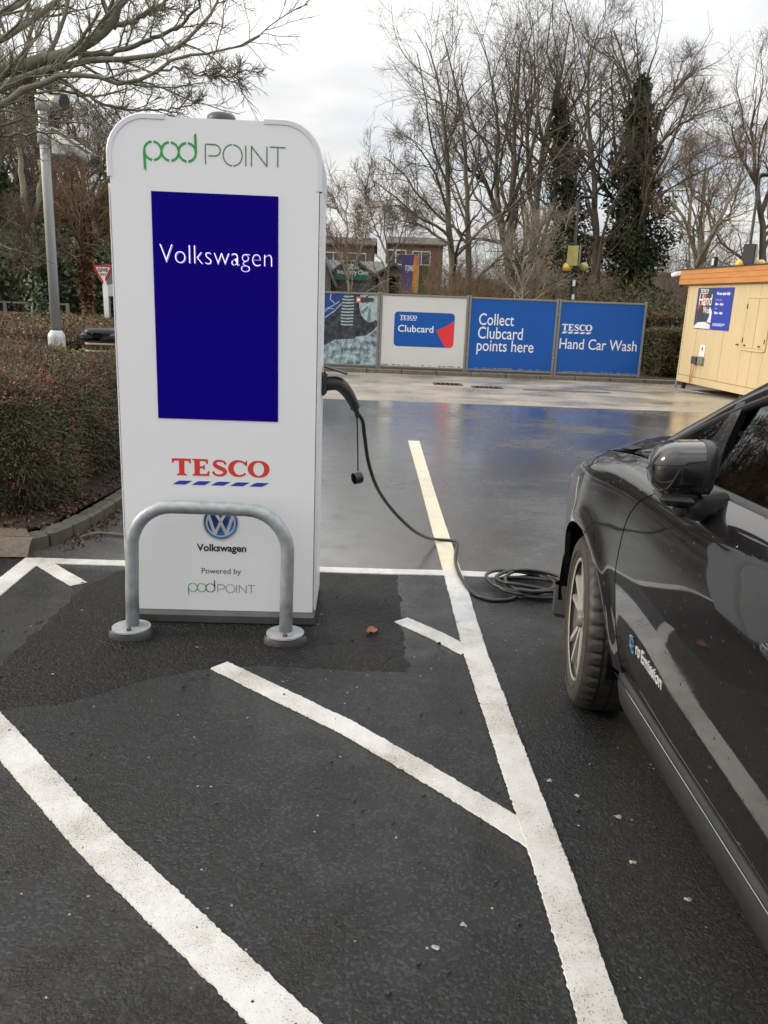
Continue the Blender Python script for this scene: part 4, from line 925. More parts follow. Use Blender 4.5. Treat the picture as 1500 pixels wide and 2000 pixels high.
# doors
zd = np.linspace(.362, .988, 30); R1 = -.175
front_doors = panel([(y, .362) for y in np.linspace(float(gapc(.362)[0]) - gap, R1 + gap, 30)], [(y, float(shoulder(y))) for y in np.linspace(.624 - gap, R1 + gap, 30)], gapc(zd, -gap), [(R1 + gap, z) for z in np.linspace(.362, float(shoulder(R1)), 20)], 60, 48, 'front_door')
rarc = [(-1.35 - .367 * math.cos(a), .32 + .367 * math.sin(a)) for a in np.linspace(0, math.pi, 41)]
panel([(R1 - gap, .362), (-.86, .362)], [(y, float(shoulder(y))) for y in np.linspace(R1 - gap, -1.10, 30)], [(R1 - gap, z) for z in np.linspace(.362, float(shoulder(R1)), 20)], [(-.86, .362), (-.90, .48), (-1.0, .66), (-1.08, .8), (-1.10, float(shoulder(-1.10)))], 50, 30, 'rear_door')
panel([(-1.735, .33)] + [(p[0], p[1]) for p in rarc] + [(-.872, .33)], [(y, float(shoulder(y))) for y in np.linspace(-2.19, -1.106, 30)], [(-1.735, .33), (-1.8, .6), (-2.1, .8), (-2.19, float(shoulder(-2.19)))], [(-.872, .33), (-.906, .48), (-1.006, .66), (-1.086, .8), (-1.106, float(shoulder(-1.106)))], 60, 30, 'rear_wing')
b = B(); half = []
for y in np.concatenate([np.linspace(-1.741, -2.05, 10), np.linspace(-2.08, -2.20, 5)]):
    zs_ = np.linspace(.19, 1.02 if y < -2.1 else .33 + .69 * min(1, (-1.741 - y) / .35), 20); half.append(side_pts(np.full(20, y), np.minimum(zs_, float(shoulder(y)))))
half = np.array(half); fr = []
for k in np.linspace(-1, 1, 15)[1:-1]:
    e_ = half[-1].copy(); e_[:, 0] = k * -e_[:, 0]; e_[:, 1] = -2.20 - .04 * (1 - k * k); fr.append(e_)
b.grid(np.concatenate([half, np.array(fr), mirrorX(half)[::-1]]), flip=True); b.build('rear_bumper', m_car, CAR)
# sills
for s in (-1, 1):
    yy = np.linspace(-.92, .925, 30); prof = [(.72, .185), (.800, .190), (.822, .205), (.846, .250), (.857, .305), (.853, .330), (.835, .338), (.76, .345)]
    b = B(); b.grid([[(s * (x - (.02 if i in (0, 29) else 0)), y, z) for x, z in prof] for i, y in enumerate(yy)], flip=s > 0); sill = b.build('sill', m_sill, CAR)
    b = B(); b.tube([(s * .8575, y, .327) for y in np.linspace(-.9, .9, 12)], .0017, 6); b.build('sill_strip', m_chrome, sill)
# bonnet
def bonz(x, y):
    xe = sideX(y, shoulder(y) - 1e-4); return shoulder(y) + .085 * (1 - (np.abs(x) / xe) ** 2.4) + .022 * np.exp(-((np.abs(x) / xe - .80) / .12) ** 2)
ys = np.linspace(1.02, 2.15, 34); G = []
for y in ys:
    xe = float(sideX(y, float(shoulder(y)) - 1e-4)) - .006; xs = np.linspace(-xe, xe, 41); G.append(np.stack([xs, y + .09 * (1 - (xs / xe) ** 2) * (y > 1.9) * (y - 1.9) / .25 + (.22 * (1 - (xs / xe) ** 2) * max(0, (1.35 - y) / .33)), bonz(xs, np.full(41, y))], 1))
b = B(); b.grid(G, flip=False); b.build('bonnet', m_car, CAR)
# corner lamps
for s in (-1, 1):
    yy = np.linspace(1.60, 2.02, 14); G = []
    for i, y in enumerate(yy):
        zt_ = float(shoulder(y)) - .012; h_ = .02 + .085 * i / 13; z = np.linspace(zt_ - h_, zt_, 6); Q = side_pts(np.full(6, y), z, .004); G.append(Q)
    G = np.array(G); G = G if s < 0 else mirrorX(G)
    b = B(); b.grid(G, flip=s > 0); hl = b.build('headlight', m_lens, CAR)
    Q = G.copy(); Q[..., 0] += s * -.0025; b = B(); b.grid(Q, flip=s > 0); b.build('reflector', m_silver, hl)
# wheel-arch liners and an added black hull inside
for yc in (1.35, -1.35):
    for s in (-1, 1):
        b = B(); a = np.linspace(-.15, math.pi + .15, 28)
        b.grid([[(s * x, yc - .375 * math.cos(t_), .32 + .375 * math.sin(t_)) for t_ in a] for x in (.86, .55)], flip=s < 0)
        b.grid([[(s * .56, yc - r_ * math.cos(t_), .32 + r_ * math.sin(t_)) for t_ in a] for r_ in (.375, .05)], flip=s > 0)
        b.build('arch_liner', m_dark, CAR)
b = B(); b.box((0, 0, .34), (1.62, 1.86, .30)); b.box((0, 1.5, .52), (1.06, 1.2, .62)); b.box((0, -1.55, .55), (1.06, 1.2, .7)); b.build('inner_blackout', m_dark, CAR)  # black boxes added inside the body shell to block light
for s in (-1, 1):
    b = B(); b.grid([[(s * (float(sideX(y, z)) - .028), y, z) for z in (.36, .6, .9, .95)] for y in np.linspace(-1.0, .97, 12)], flip=s > 0); b.build('door_inner', m_int, CAR)
# greenhouse: outer roof line, inner window line
OUT = catmull([(.735, 1.20, .985), (.715, 1.10, 1.022), (.700, 1.01, 1.070), (.680, .90, 1.128), (.650, .634, 1.244), (.622, .28, 1.372), (.600, -.08, 1.465), (.60, -.55, 1.505), (.59, -1.1, 1.475), (.59, -1.65, 1.39), (.60, -1.98, 1.22), (.62, -2.15, 1.03)], 8)
INN = catmull([(.772, 1.13, .985), (.764, 1.04, 1.004), (.754, .965, 1.043), (.724, .80, 1.122), (.694, .60, 1.205), (.662, .25, 1.312), (.640, -.1, 1.385), (.632, -.55, 1.415), (.655, -1.05, 1.385), (.70, -1.55, 1.27), (.76, -1.85, 1.11), (.795, -2.12, 1.03)], 8)
n_ = len(OUT)
for s in (-1, 1):
    G = []
    for i in range(n_):
        o_, q = OUT[i], INN[i]; mid_ = (o_ + q) / 2 + np.array([.014, 0, .006]); G.append([o_ * (s, 1, 1), (o_ * .72 + q * .28 + np.array([.008, 0, .004])) * (s, 1, 1), mid_ * (s, 1, 1), (o_ * .25 + q * .75 + np.array([.011, 0, .004])) * (s, 1, 1), q * (s, 1, 1)])
    b = B(); b.grid(G, flip=s < 0); b.build('roof_pillar', m_car, CAR)
    b = B(); b.tube([(p + np.array([.004, 0, -.010])) * (s, 1, 1) for p in INN[4:-10]], .011, 8); b.build('window_seal', m_satin, CAR)
    b = B(); b.tube([(p + np.array([-.006, 0, .004])) * (s, 1, 1) for p in OUT[3:52]], .006, 6); b.build('screen_seal', m_satin, CAR)
def glassx(z): return .785 - .40 * (z - .985)
def side_glass(poly, name, m, parent, off=0.0, depth=.004, s=-1):
    b = B(); P = np.array([(s * (glassx(z) + off), y, z) for y, z in poly]); o = P[0]
    tri = tessellate_polygon([[Vector((y, z, 0)) for y, z in poly]]); fs = []
    for t_ in tri:
        a_, b_, c_ = [P[k] for k in t_]; nx = np.cross(b_ - a_, c_ - a_)[0]; fs.append(tuple(t_) if nx * s > 0 else tuple(t_)[::-1])
    k = len(P); Q = P - np.array([s * depth, 0, 0]); V = np.concatenate([P, Q]); fs = fs + [tuple(i + k for i in f[::-1]) for f in fs] + [(i, (i + 1) % k, (i + 1) % k + k, i + k) for i in range(k)]
    b.add(V, fs); return b.build(name, m, parent)
inn_z = lambda y: float(np.interp(-y, -INN[:, 1], INN[:, 2]))
for s in (-1, 1):
    side_glass([(.975, 1.044), (.665, 1.182), (.690, 1.062), (.705, 1.018), (.80, 1.012)], 'quarter_window', m_glass, CAR, .0, s=s)
    yy = np.linspace(.585, -.14, 14); side_glass([(.585, 1.0), (.612, .985)] + [(-.14, 1.0)] + [(y, inn_z(y) - .016) for y in yy[::-1]], 'door_window', m_glass, CAR, -.004, s=s) if False else side_glass([(.600, .986), (-.15, 1.010)] + [(y, inn_z(y) - .014) for y in np.linspace(-.15, .545, 12)], 'door_window', m_glass, CAR, -.004, s=s)
    side_glass([(-.20, 1.012), (-1.15, 1.045)] + [(y, inn_z(y) - .014) for y in np.linspace(-1.15, -.20, 12)], 'rear_door_window', m_glass, CAR, -.004, s=s)
    side_glass([(.655, 1.20), (.620, 1.205), (.578, .995), (.635, .985), (.700, 1.03)], 'mirror_pillar', m_gloss, CAR, .006, depth=.02, s=s)
    side_glass([(-.14, .995), (-.215, .995), (-.215, inn_z(-.2) - .004), (-.14, inn_z(-.14) - .004)], 'centre_pillar', m_gloss, CAR, .005, depth=.03, s=s)
    side_glass([(.99, 1.045), (.985, 1.016), (.62, .988), (.60, 1.012), (.80, 1.016)], 'window_base', m_satin, CAR, .006, depth=.02, s=s)
    yy = np.linspace(.64, -1.2, 20); b = B(); b.grid([[(s * (glassx(z) + dx), y, z) for dx, z in ((-.012, .975 + .03 * (.6 - y) / 1.8 + .026), (.008, .975 + .03 * (.6 - y) / 1.8 + .024), (.012, .972 + .03 * (.6 - y) / 1.8), (.0, .958 + .03 * (.6 - y) / 1.8))] for y in yy], flip=s < 0); wb = b.build('waist_seal', m_satin, CAR)
    b = B(); b.tube([(s * (glassx(.97) + .013), y, .970 + .03 * (.6 - y) / 1.8) for y in yy], .0022, 6); b.build('waist_strip', m_chrome, wb)
# windscreen, roof, tailgate
def span(i0, i1, name, m, bow, crown, inset):
    G = []
    for i in range(i0, i1):
        o_ = OUT[i] - np.array([inset, 0, 0]); row = []
        for k in np.linspace(-1, 1, 21):
            q = 1 - k * k; row.append((o_[0] * k, o_[1] + bow * q, o_[2] + crown * q))
        G.append(row)
    b = B(); b.grid(G, flip=True); return b.build(name, m, CAR)
span(0, 46, 'windscreen', m_glass, .17, .035, .004); span(45, 76, 'roof', m_car, .16, .045, .002); span(75, n_, 'tailgate', m_gloss, -.05, .02, .002)
b = B(); b.grid([[(k * .79, 1.345 + .17 * (1 - k * k), .972 + .03 * (1 - k * k)) for k in np.linspace(-1, 1, 15)], [(k * .79, 1.20 + .24 * (1 - k * k), .985 + .035 * (1 - k * k)) for k in np.linspace(-1, 1, 15)]]); b.build('scuttle', m_satin, CAR)
# cabin
b = B(); b.box((0, .83, .86), (1.50, .42, .22), bev=.08); dash = b.build('dashboard', m_int, CAR)
b = B(); b.box((-.60, .625, .93), (.20, .03, .085), bev=.014); v_ = b.build('air_vent', mat('vent surround', (.12, .15, .15), .45), dash)
for k in range(5):
    b = B(); b.box((-.60, .607, .905 + k * .0125), (.165, .012, .004)); b.build('vent_slat', m_black, v_)
b = B(); b.tube([(.38 + .18 * math.cos(a), .48 + .07 * math.sin(a), .90 + .17 * math.sin(a)) for a in np.linspace(0, 2 * math.pi, 25)], .014, 8); b.box((.38, .50, .90), (.16, .05, .12), bev=.02); b.build('steering_wheel', m_black, CAR)
for x in (-.38, .38):
    b = B(); b.box((x, -.05, .52), (.50, .54, .16), bev=.06); se = b.build('seat', m_seat, CAR)
    b = B(); b.box((x, -.36, .86), (.48, .15, .62), Matrix.Rotation(R(12), 3, 'X'), bev=.06); b.build('backrest', m_seat, se)
    b = B(); b.box((x, -.45, 1.25), (.27, .10, .17), bev=.045); b.build('headrest', m_seat, se)
b = B(); b.box((0, -.95, .80), (1.25, .22, .5), bev=.07); b.build('rear_seat', m_seat, CAR)
b = B(); b.box((0, 1.10, 1.30), (.01, .01, .01)); 
# folded door mirrors
mirror_spec = None
def door_mirror(s):
    c = np.array([-.944, .398, 1.064]); ax = np.array([.985, -.17, 0]); nx = np.array([-.17, -.985, 0]); up = np.array([0, 0, 1.0])
    G = []; K_ = 16
    for i, t_ in enumerate(np.linspace(0, 1, K_)):
        l = -.058 + .112 * t_; sc_ = (1 - (1 - min(t_ / .55, 1)) ** 2.4) ** .55 if t_ < .55 else 1.0; sc_ = max(sc_, .02)
        hh = .062 * sc_ * (1 - .05 * t_); dd = .070 * (.25 + .75 * sc_) * (1 - .10 * max(0, t_ - .6)); ring = []
        for a in np.linspace(0, 2 * math.pi, 28, endpoint=False):
            ca, sa = math.cos(a), math.sin(a); e_ = .62
            px = dd * math.copysign(abs(ca) ** e_, ca); pz = hh * math.copysign(abs(sa) ** e_, sa)
            if pz < 0: px *= 1 - .25 * abs(pz) / .066
            ring.append(c + ax * l + nx * (px) + up * (pz + .010 * t_))
        G.append(ring)
    G = np.array(G); f = lambda A: A if s < 0 else mirrorX(A)
    b = B(); b.grid(f(G), closed=True, flip=s > 0); sh = b.build('door_mirror', m_gloss, CAR)
    end = G[-1]; cc = end.mean(0)
    b = B(); b.grid(f(np.stack([cc + (end - cc) * 1.015, cc + (end - cc) * 1.03 + ax * .006, cc + (end - cc) * 1.015 + ax * .022, cc + (end - cc) * .9 + ax * .026])), closed=True, flip=s > 0); b.build('mirror_rim', m_satin, sh)
    b = B(); b.grid(f(np.stack([cc + (end - cc) * .9 + ax * .015, cc + (end - cc) * .02 + ax * .015])), closed=True, flip=s > 0); b.build('mirror_glass', m_chrome, sh)
    sg = -s if s > 0 else 1
    b = B(); q = c + ax * .012 + up * -.062; M3 = Matrix(((ax[0], nx[0], 0), (ax[1], nx[1], 0), (0, 0, 1))); V = B().box((0, 0, 0), (.085, .115, .030), bev=.014)
    P = np.concatenate(V.v) @ np.array(M3).T + q + nx * -.004; b.add(f(P), [tuple(g) if s < 0 else tuple(g[::-1]) for g in V.f]); b.build('mirror_base', m_satin, sh)
    b = B(); b.tube(f(np.array([c + ax * .03 - up * .066, c + ax * .06 - up * .085, np.array([-.80, .46, .965])])), [.035, .03, .04], 12); b.build('mirror_arm', m_satin, sh)
    b = B(); p = c + ax * .02 + nx * .03 - up * .09; b.lathe([(.0, -.012), (.012, -.010), (.016, 0), (.018, .012)], c=f(p), n=14, caps=False); b.build('mirror_camera', m_black, sh)
    b = B(); i0 = 3; G2 = [[c + ax * l + nx * (.0655 + (z_ + .043) * .8) + up * (z_) for z_ in (-.050, -.046, -.042)] for l in np.linspace(-.008, .046, 10)]; b.grid(f(np.array(G2)), flip=s > 0); b.build('side_repeater', m_lip, sh)
door_mirror(-1); door_mirror(1)
# door handles
for s in (-1, 1):
    P = [side_pts(np.array(y), np.array(.835), d) * (-s, 1, 1) if s > 0 else side_pts(np.array(y), np.array(.835), d) for y, d in ((-.055, .0), (-.068, .024), (-.11, .030), (-.150, .024), (-.162, .0))]
    b = B(); b.tube(catmull(P, 4), .012, 8); b.build('handle', m_car, front_doors[0 if s < 0 else 1])
# badge lettering, standing proud of the door skin
def wrap_text(body, y0, y1, z0, h, m, name, bold=0.0, off=.0022, slant=0.15, parent=None):
    V, fs = text2d(body, bold); s_ = V.max(0); yy = y0 + (V[:, 0] / s_[0]) * (y1 - y0) - slant * h * V[:, 1] / s_[1]; zz = z0 + V[:, 1] / s_[1] * h
    b = B(); k = len(V); T = side_pts(yy, zz, off); U = side_pts(yy, zz, .0); b.add(np.concatenate([T, U]), fs)
    ec = {}
    for f in fs:
        for i in range(len(f)): 
            e_ = (f[i], f[(i + 1) % len(f)]); ec[tuple(sorted(e_))] = ec.get(tuple(sorted(e_)), []) + [e_]
    b.add(np.concatenate([T, U]), [(e_[0][1], e_[0][0], e_[0][0] + k, e_[0][1] + k) for e_ in ec.values() if len(e_) == 1]); return b.build(name, m, parent)
LD = front_doors[0]
m_badge = mat('badge silver', (.72, .72, .73), .25, metal=.2)
wrap_text('Z', .760, .738, .478, .036, m_badge, 'badge_letter', .0, parent=LD)
wrap_text('ro', .700, .662, .478, .028, m_badge, 'badge_letters', .005, parent=LD)
wrap_text('Emission', .648, .478, .478, .038, m_badge, 'badge_letters', .005, parent=LD)
a = np.linspace(R(30), R(330), 26); V2, fs2 = ribbon([(.722 - .017 * math.cos(t_), .496 + .022 * math.sin(t_)) for t_ in a] , .010)
b = B(); b.add(side_pts(V2[:, 0], V2[:, 1], .0055), [f[::-1] for f in fs2]); V2, fs2 = ribbon([(.705, .496), (.739, .496)], .008); b.add(side_pts(V2[:, 0], V2[:, 1], .006), fs2); b.build('badge_ring', mat('blue enamel', (.03, .20, .55), .2, coat=1), LD)

# ---- wheels
def wheel(x, y, steer, side):
    """side -1: outer face points to -x"""
    Mr = np.array(Matrix.Rotation(steer, 3, 'Z')); c = np.array([x, y, .3225]); wdt = .108
    def put(b, name, m, parent, smooth_ang=None):
        V = np.concatenate(b.v); V = V * (1 if side < 0 else -1, 1, 1); b.v = [V @ Mr.T + c]
        if side > 0: b.f = [f[::-1] for f in b.f]
        o = b.build(name, m, parent); return sharp(o, smooth_ang) if smooth_ang else o
    # local: outer face at x = -wdt
    b = B(); pr = [(.212, -.098), (.226, -.100), (.229, -.094), (.224, -.086), (.214, -.080), (.205, -.03), (.20, .09), (.225, .10)]
    b.lathe([(r_, z) for r_, z in pr], n=64, axis='x', caps=False); rim = put(b, 'wheel', m_rimd, CAR, 40)
    n = 168; prof = [(.226, -.094), (.236, -.104), (.262, -.110), (.288, -.108), (.303, -.100), (.312, -.092), (.3185, -.082), (.3215, -.066), (.3222, -.052), (.3150, -.050), (.3150, -.043), (.3225, -.041), (.3225, -.008), (.3155, -.006), (.3155, .003), (.3225, .005), (.3222, .046), (.315, .048), (.315, .055), (.3215, .057), (.3185, .082), (.303, .10), (.262, .11), (.226, .098)]
    G = []
    for k, (r_, z) in enumerate(prof):
        ring = []
        for i in range(n):
            a = 2 * math.pi * i / n; d = 0.0
            if k in (5, 6, 7, 8, 16, 19, 20): d = -.0065 if i % 4 == 0 else 0.0
            if k in (11, 12, 15): d = -.004 if (i + 2) % 6 == 0 else 0.0
            ring.append((z, (r_ + d) * math.cos(a), (r_ + d) * math.sin(a)))
        G.append(ring)
    b = B(); b.grid(G, closed=True); put(b, 'tyre', m_tyre, rim, 28)
    b = B(); b.lathe([(.2275, -.0985), (.238, -.1062), (.262, -.1122), (.286, -.1103), (.297, -.1042)], n=72, axis='x', caps=False)
    b.lathe([(.249, -.1120), (.252, -.1135), (.255, -.1127)], n=72, axis='x', caps=False); put(b, 'tyre_sidewall', m_side, rim)
    b = B(); b.lathe([(.0, .02), (.15, .02), (.15, .035), (.0, .035)], n=32, axis='x', caps=False); put(b, 'brake_disc', m_disc, rim)
    b = B(); b.lathe([(.0, -.052), (.20, -.045)], n=40, axis='x', caps=False); put(b, 'spoke_shade', m_rimd if False else m_dark, rim)  # near-black disc, the shade behind the spokes put in as colour
    for i in range(5):
        th = 2 * math.pi * i / 5 + .35; ct, st_ = math.cos(th), math.sin(th)
        f2 = lambda P: np.array([(ct * p[0] - st_ * p[1], st_ * p[0] + ct * p[1]) for p in P])
        for sg_ in (-1, 1):      # a pair of machined bars that part towards the rim
            P = f2([(.030, sg_ * .004), (.09, sg_ * .010), (.218, sg_ * .040), (.218, sg_ * .062), (.10, sg_ * .030), (.035, sg_ * .020)][::sg_])
            b = B(); b.flat(P, (0, 0, 0), (0, -1, 0), (0, 0, 1), off=.094, depth=.022)
            V = np.concatenate(b.v); rr = np.hypot(V[:, 1], V[:, 2]); V[:, 0] += (.22 - rr) * .06; b.v = [V]; put(b, 'spoke', m_alloy, rim)
        P = f2([(.05, -.009), (.215, -.040), (.215, .040), (.05, .009)]); b = B(); b.flat(P, (0, 0, 0), (0, -1, 0), (0, 0, 1), off=.078, depth=.02); put(b, 'spoke_web', m_rimd, rim)
        P = f2([(.06, .030), (.13, .058), (.215, .085), (.215, .095), (.12, .072), (.055, .040)]); b = B(); b.flat(P, (0, 0, 0), (0, -1, 0), (0, 0, 1), off=.080, depth=.02); put(b, 'spoke_web', m_rimd, rim)
    b = B(); b.lathe([(.0, -.101), (.022, -.100), (.030, -.094), (.034, -.08)], n=24, axis='x', caps=False); put(b, 'hub_cap', m_rimd, rim)
    b = B(); b.lathe([(.219, -.099), (.223, -.1015), (.227, -.099)], n=64, axis='x', caps=False); put(b, 'rim_edge', m_alloy, rim)
wheel(-.770, 1.35, R(-7), -1); wheel(.770, 1.35, R(-7), 1); wheel(-.770, -1.35, 0, -1); wheel(.770, -1.35, 0, 1)
# ================================================================== VEGETATION
m_bark = mat('bark', (.175, .15, .11), .9, col2=(.08, .067, .05), vs=5, vd=6, bump=.7, bs=30, bdist=.02, stretch=(1, 1, .3))
m_barkl = mat('pale bark', (.34, .31, .24), .85, col2=(.17, .155, .115), vs=6, vd=6, bump=.4, bs=30, bdist=.01, stretch=(1, 1, .4))
m_barkg = mat('green-grey bark', (.26, .25, .18), .9, col2=(.10, .092, .066), vs=7, vd=6, bump=.5, bs=40, bdist=.01)
m_barkr = mat('red-brown bark', (.20, .125, .075), .95, col2=(.10, .062, .038), vs=9, vd=6, bump=.7, bs=40, bdist=.02)
m_twig = mat('twigs', (.14, .115, .085), .9, col2=(.08, .064, .048), vs=3)
m_twigw = mat('warm twigs', (.23, .16, .095), .9, col2=(.13, .09, .055), vs=3)
def leafmat(name, a, b_, sc=3.0):
    m = bpy.data.materials.new(name); m.use_nodes = True; t = m.node_tree; p = t.nodes['Principled BSDF']; l = t.links
    g = nd(t, 'ShaderNodeNewGeometry'); mc = nd(t, 'ShaderNodeMixRGB', inp={'Color1': (*a, 1), 'Color2': (*b_, 1)}); l.new(g.outputs['Random Per Island'], mc.inputs[0]); l.new(mc.outputs[0], p.inputs['Base Color'])
    p.inputs['Roughness'].default_value = .45; p.inputs['Specular IOR Level'].default_value = .4
    return m
m_ivy = leafmat('ivy leaves', (.024, .042, .015), (.075, .10, .035)); m_ivyb = leafmat('dead ivy', (.20, .10, .045), (.11, .065, .035))
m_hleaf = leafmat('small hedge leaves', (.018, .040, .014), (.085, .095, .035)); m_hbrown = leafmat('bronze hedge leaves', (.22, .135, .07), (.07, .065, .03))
m_berry = mat('red berries', (.40, .03, .02), .35); m_htwig = mat('hedge twigs', (.26, .20, .135), .85, col2=(.075, .055, .036), vs=12)
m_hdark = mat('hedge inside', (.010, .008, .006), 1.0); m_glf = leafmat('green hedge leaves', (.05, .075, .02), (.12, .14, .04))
m_dleaf = leafmat('fallen leaves', (.10, .045, .022), (.035, .018, .012))
nrm = lambda a: a / (np.linalg.norm(a, axis=-1, keepdims=True) + 1e-9)

def sprout(rg, P, Rd, n, t0, t1, ang, lf, K, up, wob, rf, rmin=.003, side=None, taper=.35, lmin=.0):
    """children of every branch in P (N,K0,3)"""
    Nn, K0 = P.shape[:2]; Ls = np.linalg.norm(np.diff(P, axis=1), axis=2).sum(1); Mn = Nn * n
    t = t0 + (t1 - t0) * ((np.arange(n)[None] + rg.random((Nn, n))) / n); par = np.repeat(np.arange(Nn), n); t = t.ravel()
    fi = t * (K0 - 1); i0 = np.minimum(fi.astype(int), K0 - 2); fr = (fi - i0)[:, None]
    pos = P[par, i0] * (1 - fr) + P[par, i0 + 1] * fr; tan = nrm(P[par, i0 + 1] - P[par, i0]); rad = Rd[par, i0] * (1 - fr[:, 0]) + Rd[par, i0 + 1] * fr[:, 0]
    rnd = nrm(np.cross(tan, nrm(rg.normal(size=(Mn, 3))))); a = R(1) * (ang[0] + (ang[1] - ang[0]) * rg.random(Mn))[:, None]
    d = nrm(tan * np.cos(a) + rnd * np.sin(a)); ln = np.maximum(Ls[par] * (lf[0] + (lf[1] - lf[0]) * rg.random(Mn)) * (1.08 - .62 * t), lmin); st = ln / (K - 1)
    out = [pos]
    for k in range(K - 1):
        d = nrm(d + rg.normal(size=(Mn, 3)) * wob + np.array([0, 0, up])); out.append(out[-1] + d * st[:, None])
    Q = np.stack(out, 1); r0 = np.maximum(rad * rf, rmin); RR = r0[:, None] * np.linspace(1, taper, K)[None]
    return Q, np.maximum(RR, rmin * .7)
def tubes(P, Rd, s):
    Nn, K = P.shape[:2]; T = np.gradient(P, axis=1); T = nrm(T); ref = np.where(np.abs(T[..., 2:]) < .9, np.array([0, 0, 1.0]), np.array([1.0, 0, 0]))
    ref = np.broadcast_to(ref[:, :1], ref.shape); u = nrm(np.cross(T, ref)); w = np.cross(T, u); a = np.arange(s) * 2 * math.pi / s
    V = P[:, :, None] + Rd[:, :, None, None] * (np.cos(a)[:, None] * u[:, :, None] + np.sin(a)[:, None] * w[:, :, None])
    idx = np.arange(Nn * K * s).reshape(Nn, K, s); A_ = idx[:, :-1]; B_ = idx[:, 1:]
    Q = np.stack([A_, np.roll(A_, -1, 2), np.roll(B_, -1, 2), B_], -1).reshape(-1, 4)
    return V.reshape(-1, 3), Q
class Wood:
    def __init__(s): s.V = []; s.Q = []; s.n = 0
    def add(s, P, Rd, sides):
        V, Q = tubes(P, Rd, sides); s.V.append(V); s.Q.append(Q + s.n); s.n += len(V)
    def build(s, name, m, parent, kind=None, smooth=True): return fastmesh(name, np.concatenate(s.V), np.concatenate(s.Q), m, parent, kind, smooth)
def leaves(rg, C_, size, up=.3, asp=.65):
    """folded leaf blades at points C_"""
    n = len(C_); d = nrm(rg.normal(size=(n, 3))); e_ = nrm(np.cross(d, nrm(rg.normal(size=(n, 3)) + np.array([0, 0, up])))); s_ = size * (.6 + .8 * rg.random((n, 1)))
    f = np.cross(d, e_) * s_ * .18
    V = np.stack([C_ - d * s_ * .5, C_ + e_ * s_ * asp * .5 + f, C_ + d * s_ * .5, C_ - e_ * s_ * asp * .5 + f], 1).reshape(-1, 3)
    return V, np.arange(n * 4).reshape(n, 4)
def path(P, n): return resamp(catmull(np.asarray(P, float), 8), n)

def bare_tree(name, label, trunks, radii, bark, twig, seed, group, parts=None, n1=12, n2=9, n3=7, n4=5, l1=(.34, .6), up=.10, twr=.0046, t1=(.22, .98), ang=(28, 60), spread=1.0):
    """trunks: list of polylines; forks stay one wooden body"""
    rg = np.random.default_rng(seed); base = np.array(trunks[0][0], float); t = thing(name, label, 'tree', tuple(base), group=group)
    wd = Wood(); tw = Wood(); K0 = 22
    P0 = []; R0_ = []
    for P, r_ in zip(trunks, radii):
        q = path(P, K0); q[1:] += rg.normal(0, .02, (K0 - 1, 3)) * np.linspace(.2, 1.6, K0 - 1)[:, None]; P0.append(q); rr = r_[1] * .4 + (r_[0] - r_[1] * .4) * np.linspace(1, 0, K0) ** .9; rr[0] *= 1.25 if P is trunks[0] else 1.0; R0_.append(rr)
    P0, R0_ = np.array(P0), np.array(R0_); wd.add(P0, R0_, 9)
    P1, R1_ = sprout(rg, P0, R0_, n1, t1[0], t1[1], ang, l1, 11, up, .14 * spread, .52, .012); wd.add(P1, R1_, 6)
    P2, R2_ = sprout(rg, np.concatenate([P1, P0[:, -12:-1]]) if False else P1, R1_, n2, .15, 1, (25, 58), (.40, .80), 8, up * .8, .12, .5, .006); tw.add(P2, R2_, 4)
    P3, R3_ = sprout(rg, P2, R2_, n3, .1, 1, (22, 58), (.40, .80), 5, up * .6, .15, .6, twr, lmin=.3); tw.add(P3, R3_, 3)
    if n4:
        P4, R4_ = sprout(rg, P3, R3_, n4, .1, 1, (25, 60), (.4, .75), 4, up * .5, .16, .75, twr * .8, lmin=.2); tw.add(P4, R4_, 3)
    wd.build('trunk', bark, t); tw.build('crown', twig, t)
    t['_end'] = 0; del t['_end']
    return t, (P0, P1, P2, P3)
def ivy_on(t, rg, axis_pts, rad, n, size, m, name='ivy'):
    q = path(axis_pts, 40); i = rg.random(n) * 39; i0 = i.astype(int); c = q[i0] + (q[np.minimum(i0 + 1, 39)] - q[i0]) * (i - i0)[:, None]
    rr = np.interp(i / 39, np.linspace(0, 1, len(rad)), rad); cl = rg.normal(size=(60, 3)); lump = .75 + .45 * np.sin(c[:, 2] * 2.3 + 3 * np.sin(i * .37)) * .5
    a = rg.random(n) * 2 * math.pi; lump = lump + .30 * np.sin(a * 3 + c[:, 2] * 1.7) + .18 * np.sin(a * 5 - c[:, 2] * 3.1); k = rr * np.clip(lump, .35, 1.6) * np.sqrt(rg.random(n) * .75 + .25)
    C_ = c + np.stack([np.cos(a) * k, np.sin(a) * k, rg.normal(0, .12, n)], 1); V, Q = leaves(rg, C_, size); return fastmesh(name, V, Q, m, t, 'stuff')

TG = 'bare winter trees behind the hoardings'
def ctr(pts, Y): return [at(x, y, Y + dy) for x, y, dy in pts]
def tr(name, label, trunks, radii, Y, seed, bark=None, twig=None, **k):
    T_ = []
    for P in trunks:
        q = [at(p[0], p[1], Y + (p[2] if len(p) > 2 else 0)) for p in P]; T_.append(q)
    g = np.array(T_[0][0]); g[2] = .05; T_[0][0] = g
    return bare_tree(name, label, T_, radii, bark or m_bark, twig or m_twig, seed, k.pop('group', TG), **k)
tr('bare_tree', 'tall slim bare tree standing left of its near twin, behind the white card hoarding', [[(886, 640), (884, 520), (876, 420), (872, 300), (858, 180), (832, 80)], [(876, 420), (845, 330, -1), (800, 270, -2)], [(880, 480), (820, 440, 1), (770, 430, 1)]], [(.17, .03), (.06, .02), (.06, .02)], 30, 11, n1=12, n2=7, n3=5, n4=3, up=.02, l1=(.32, .62))
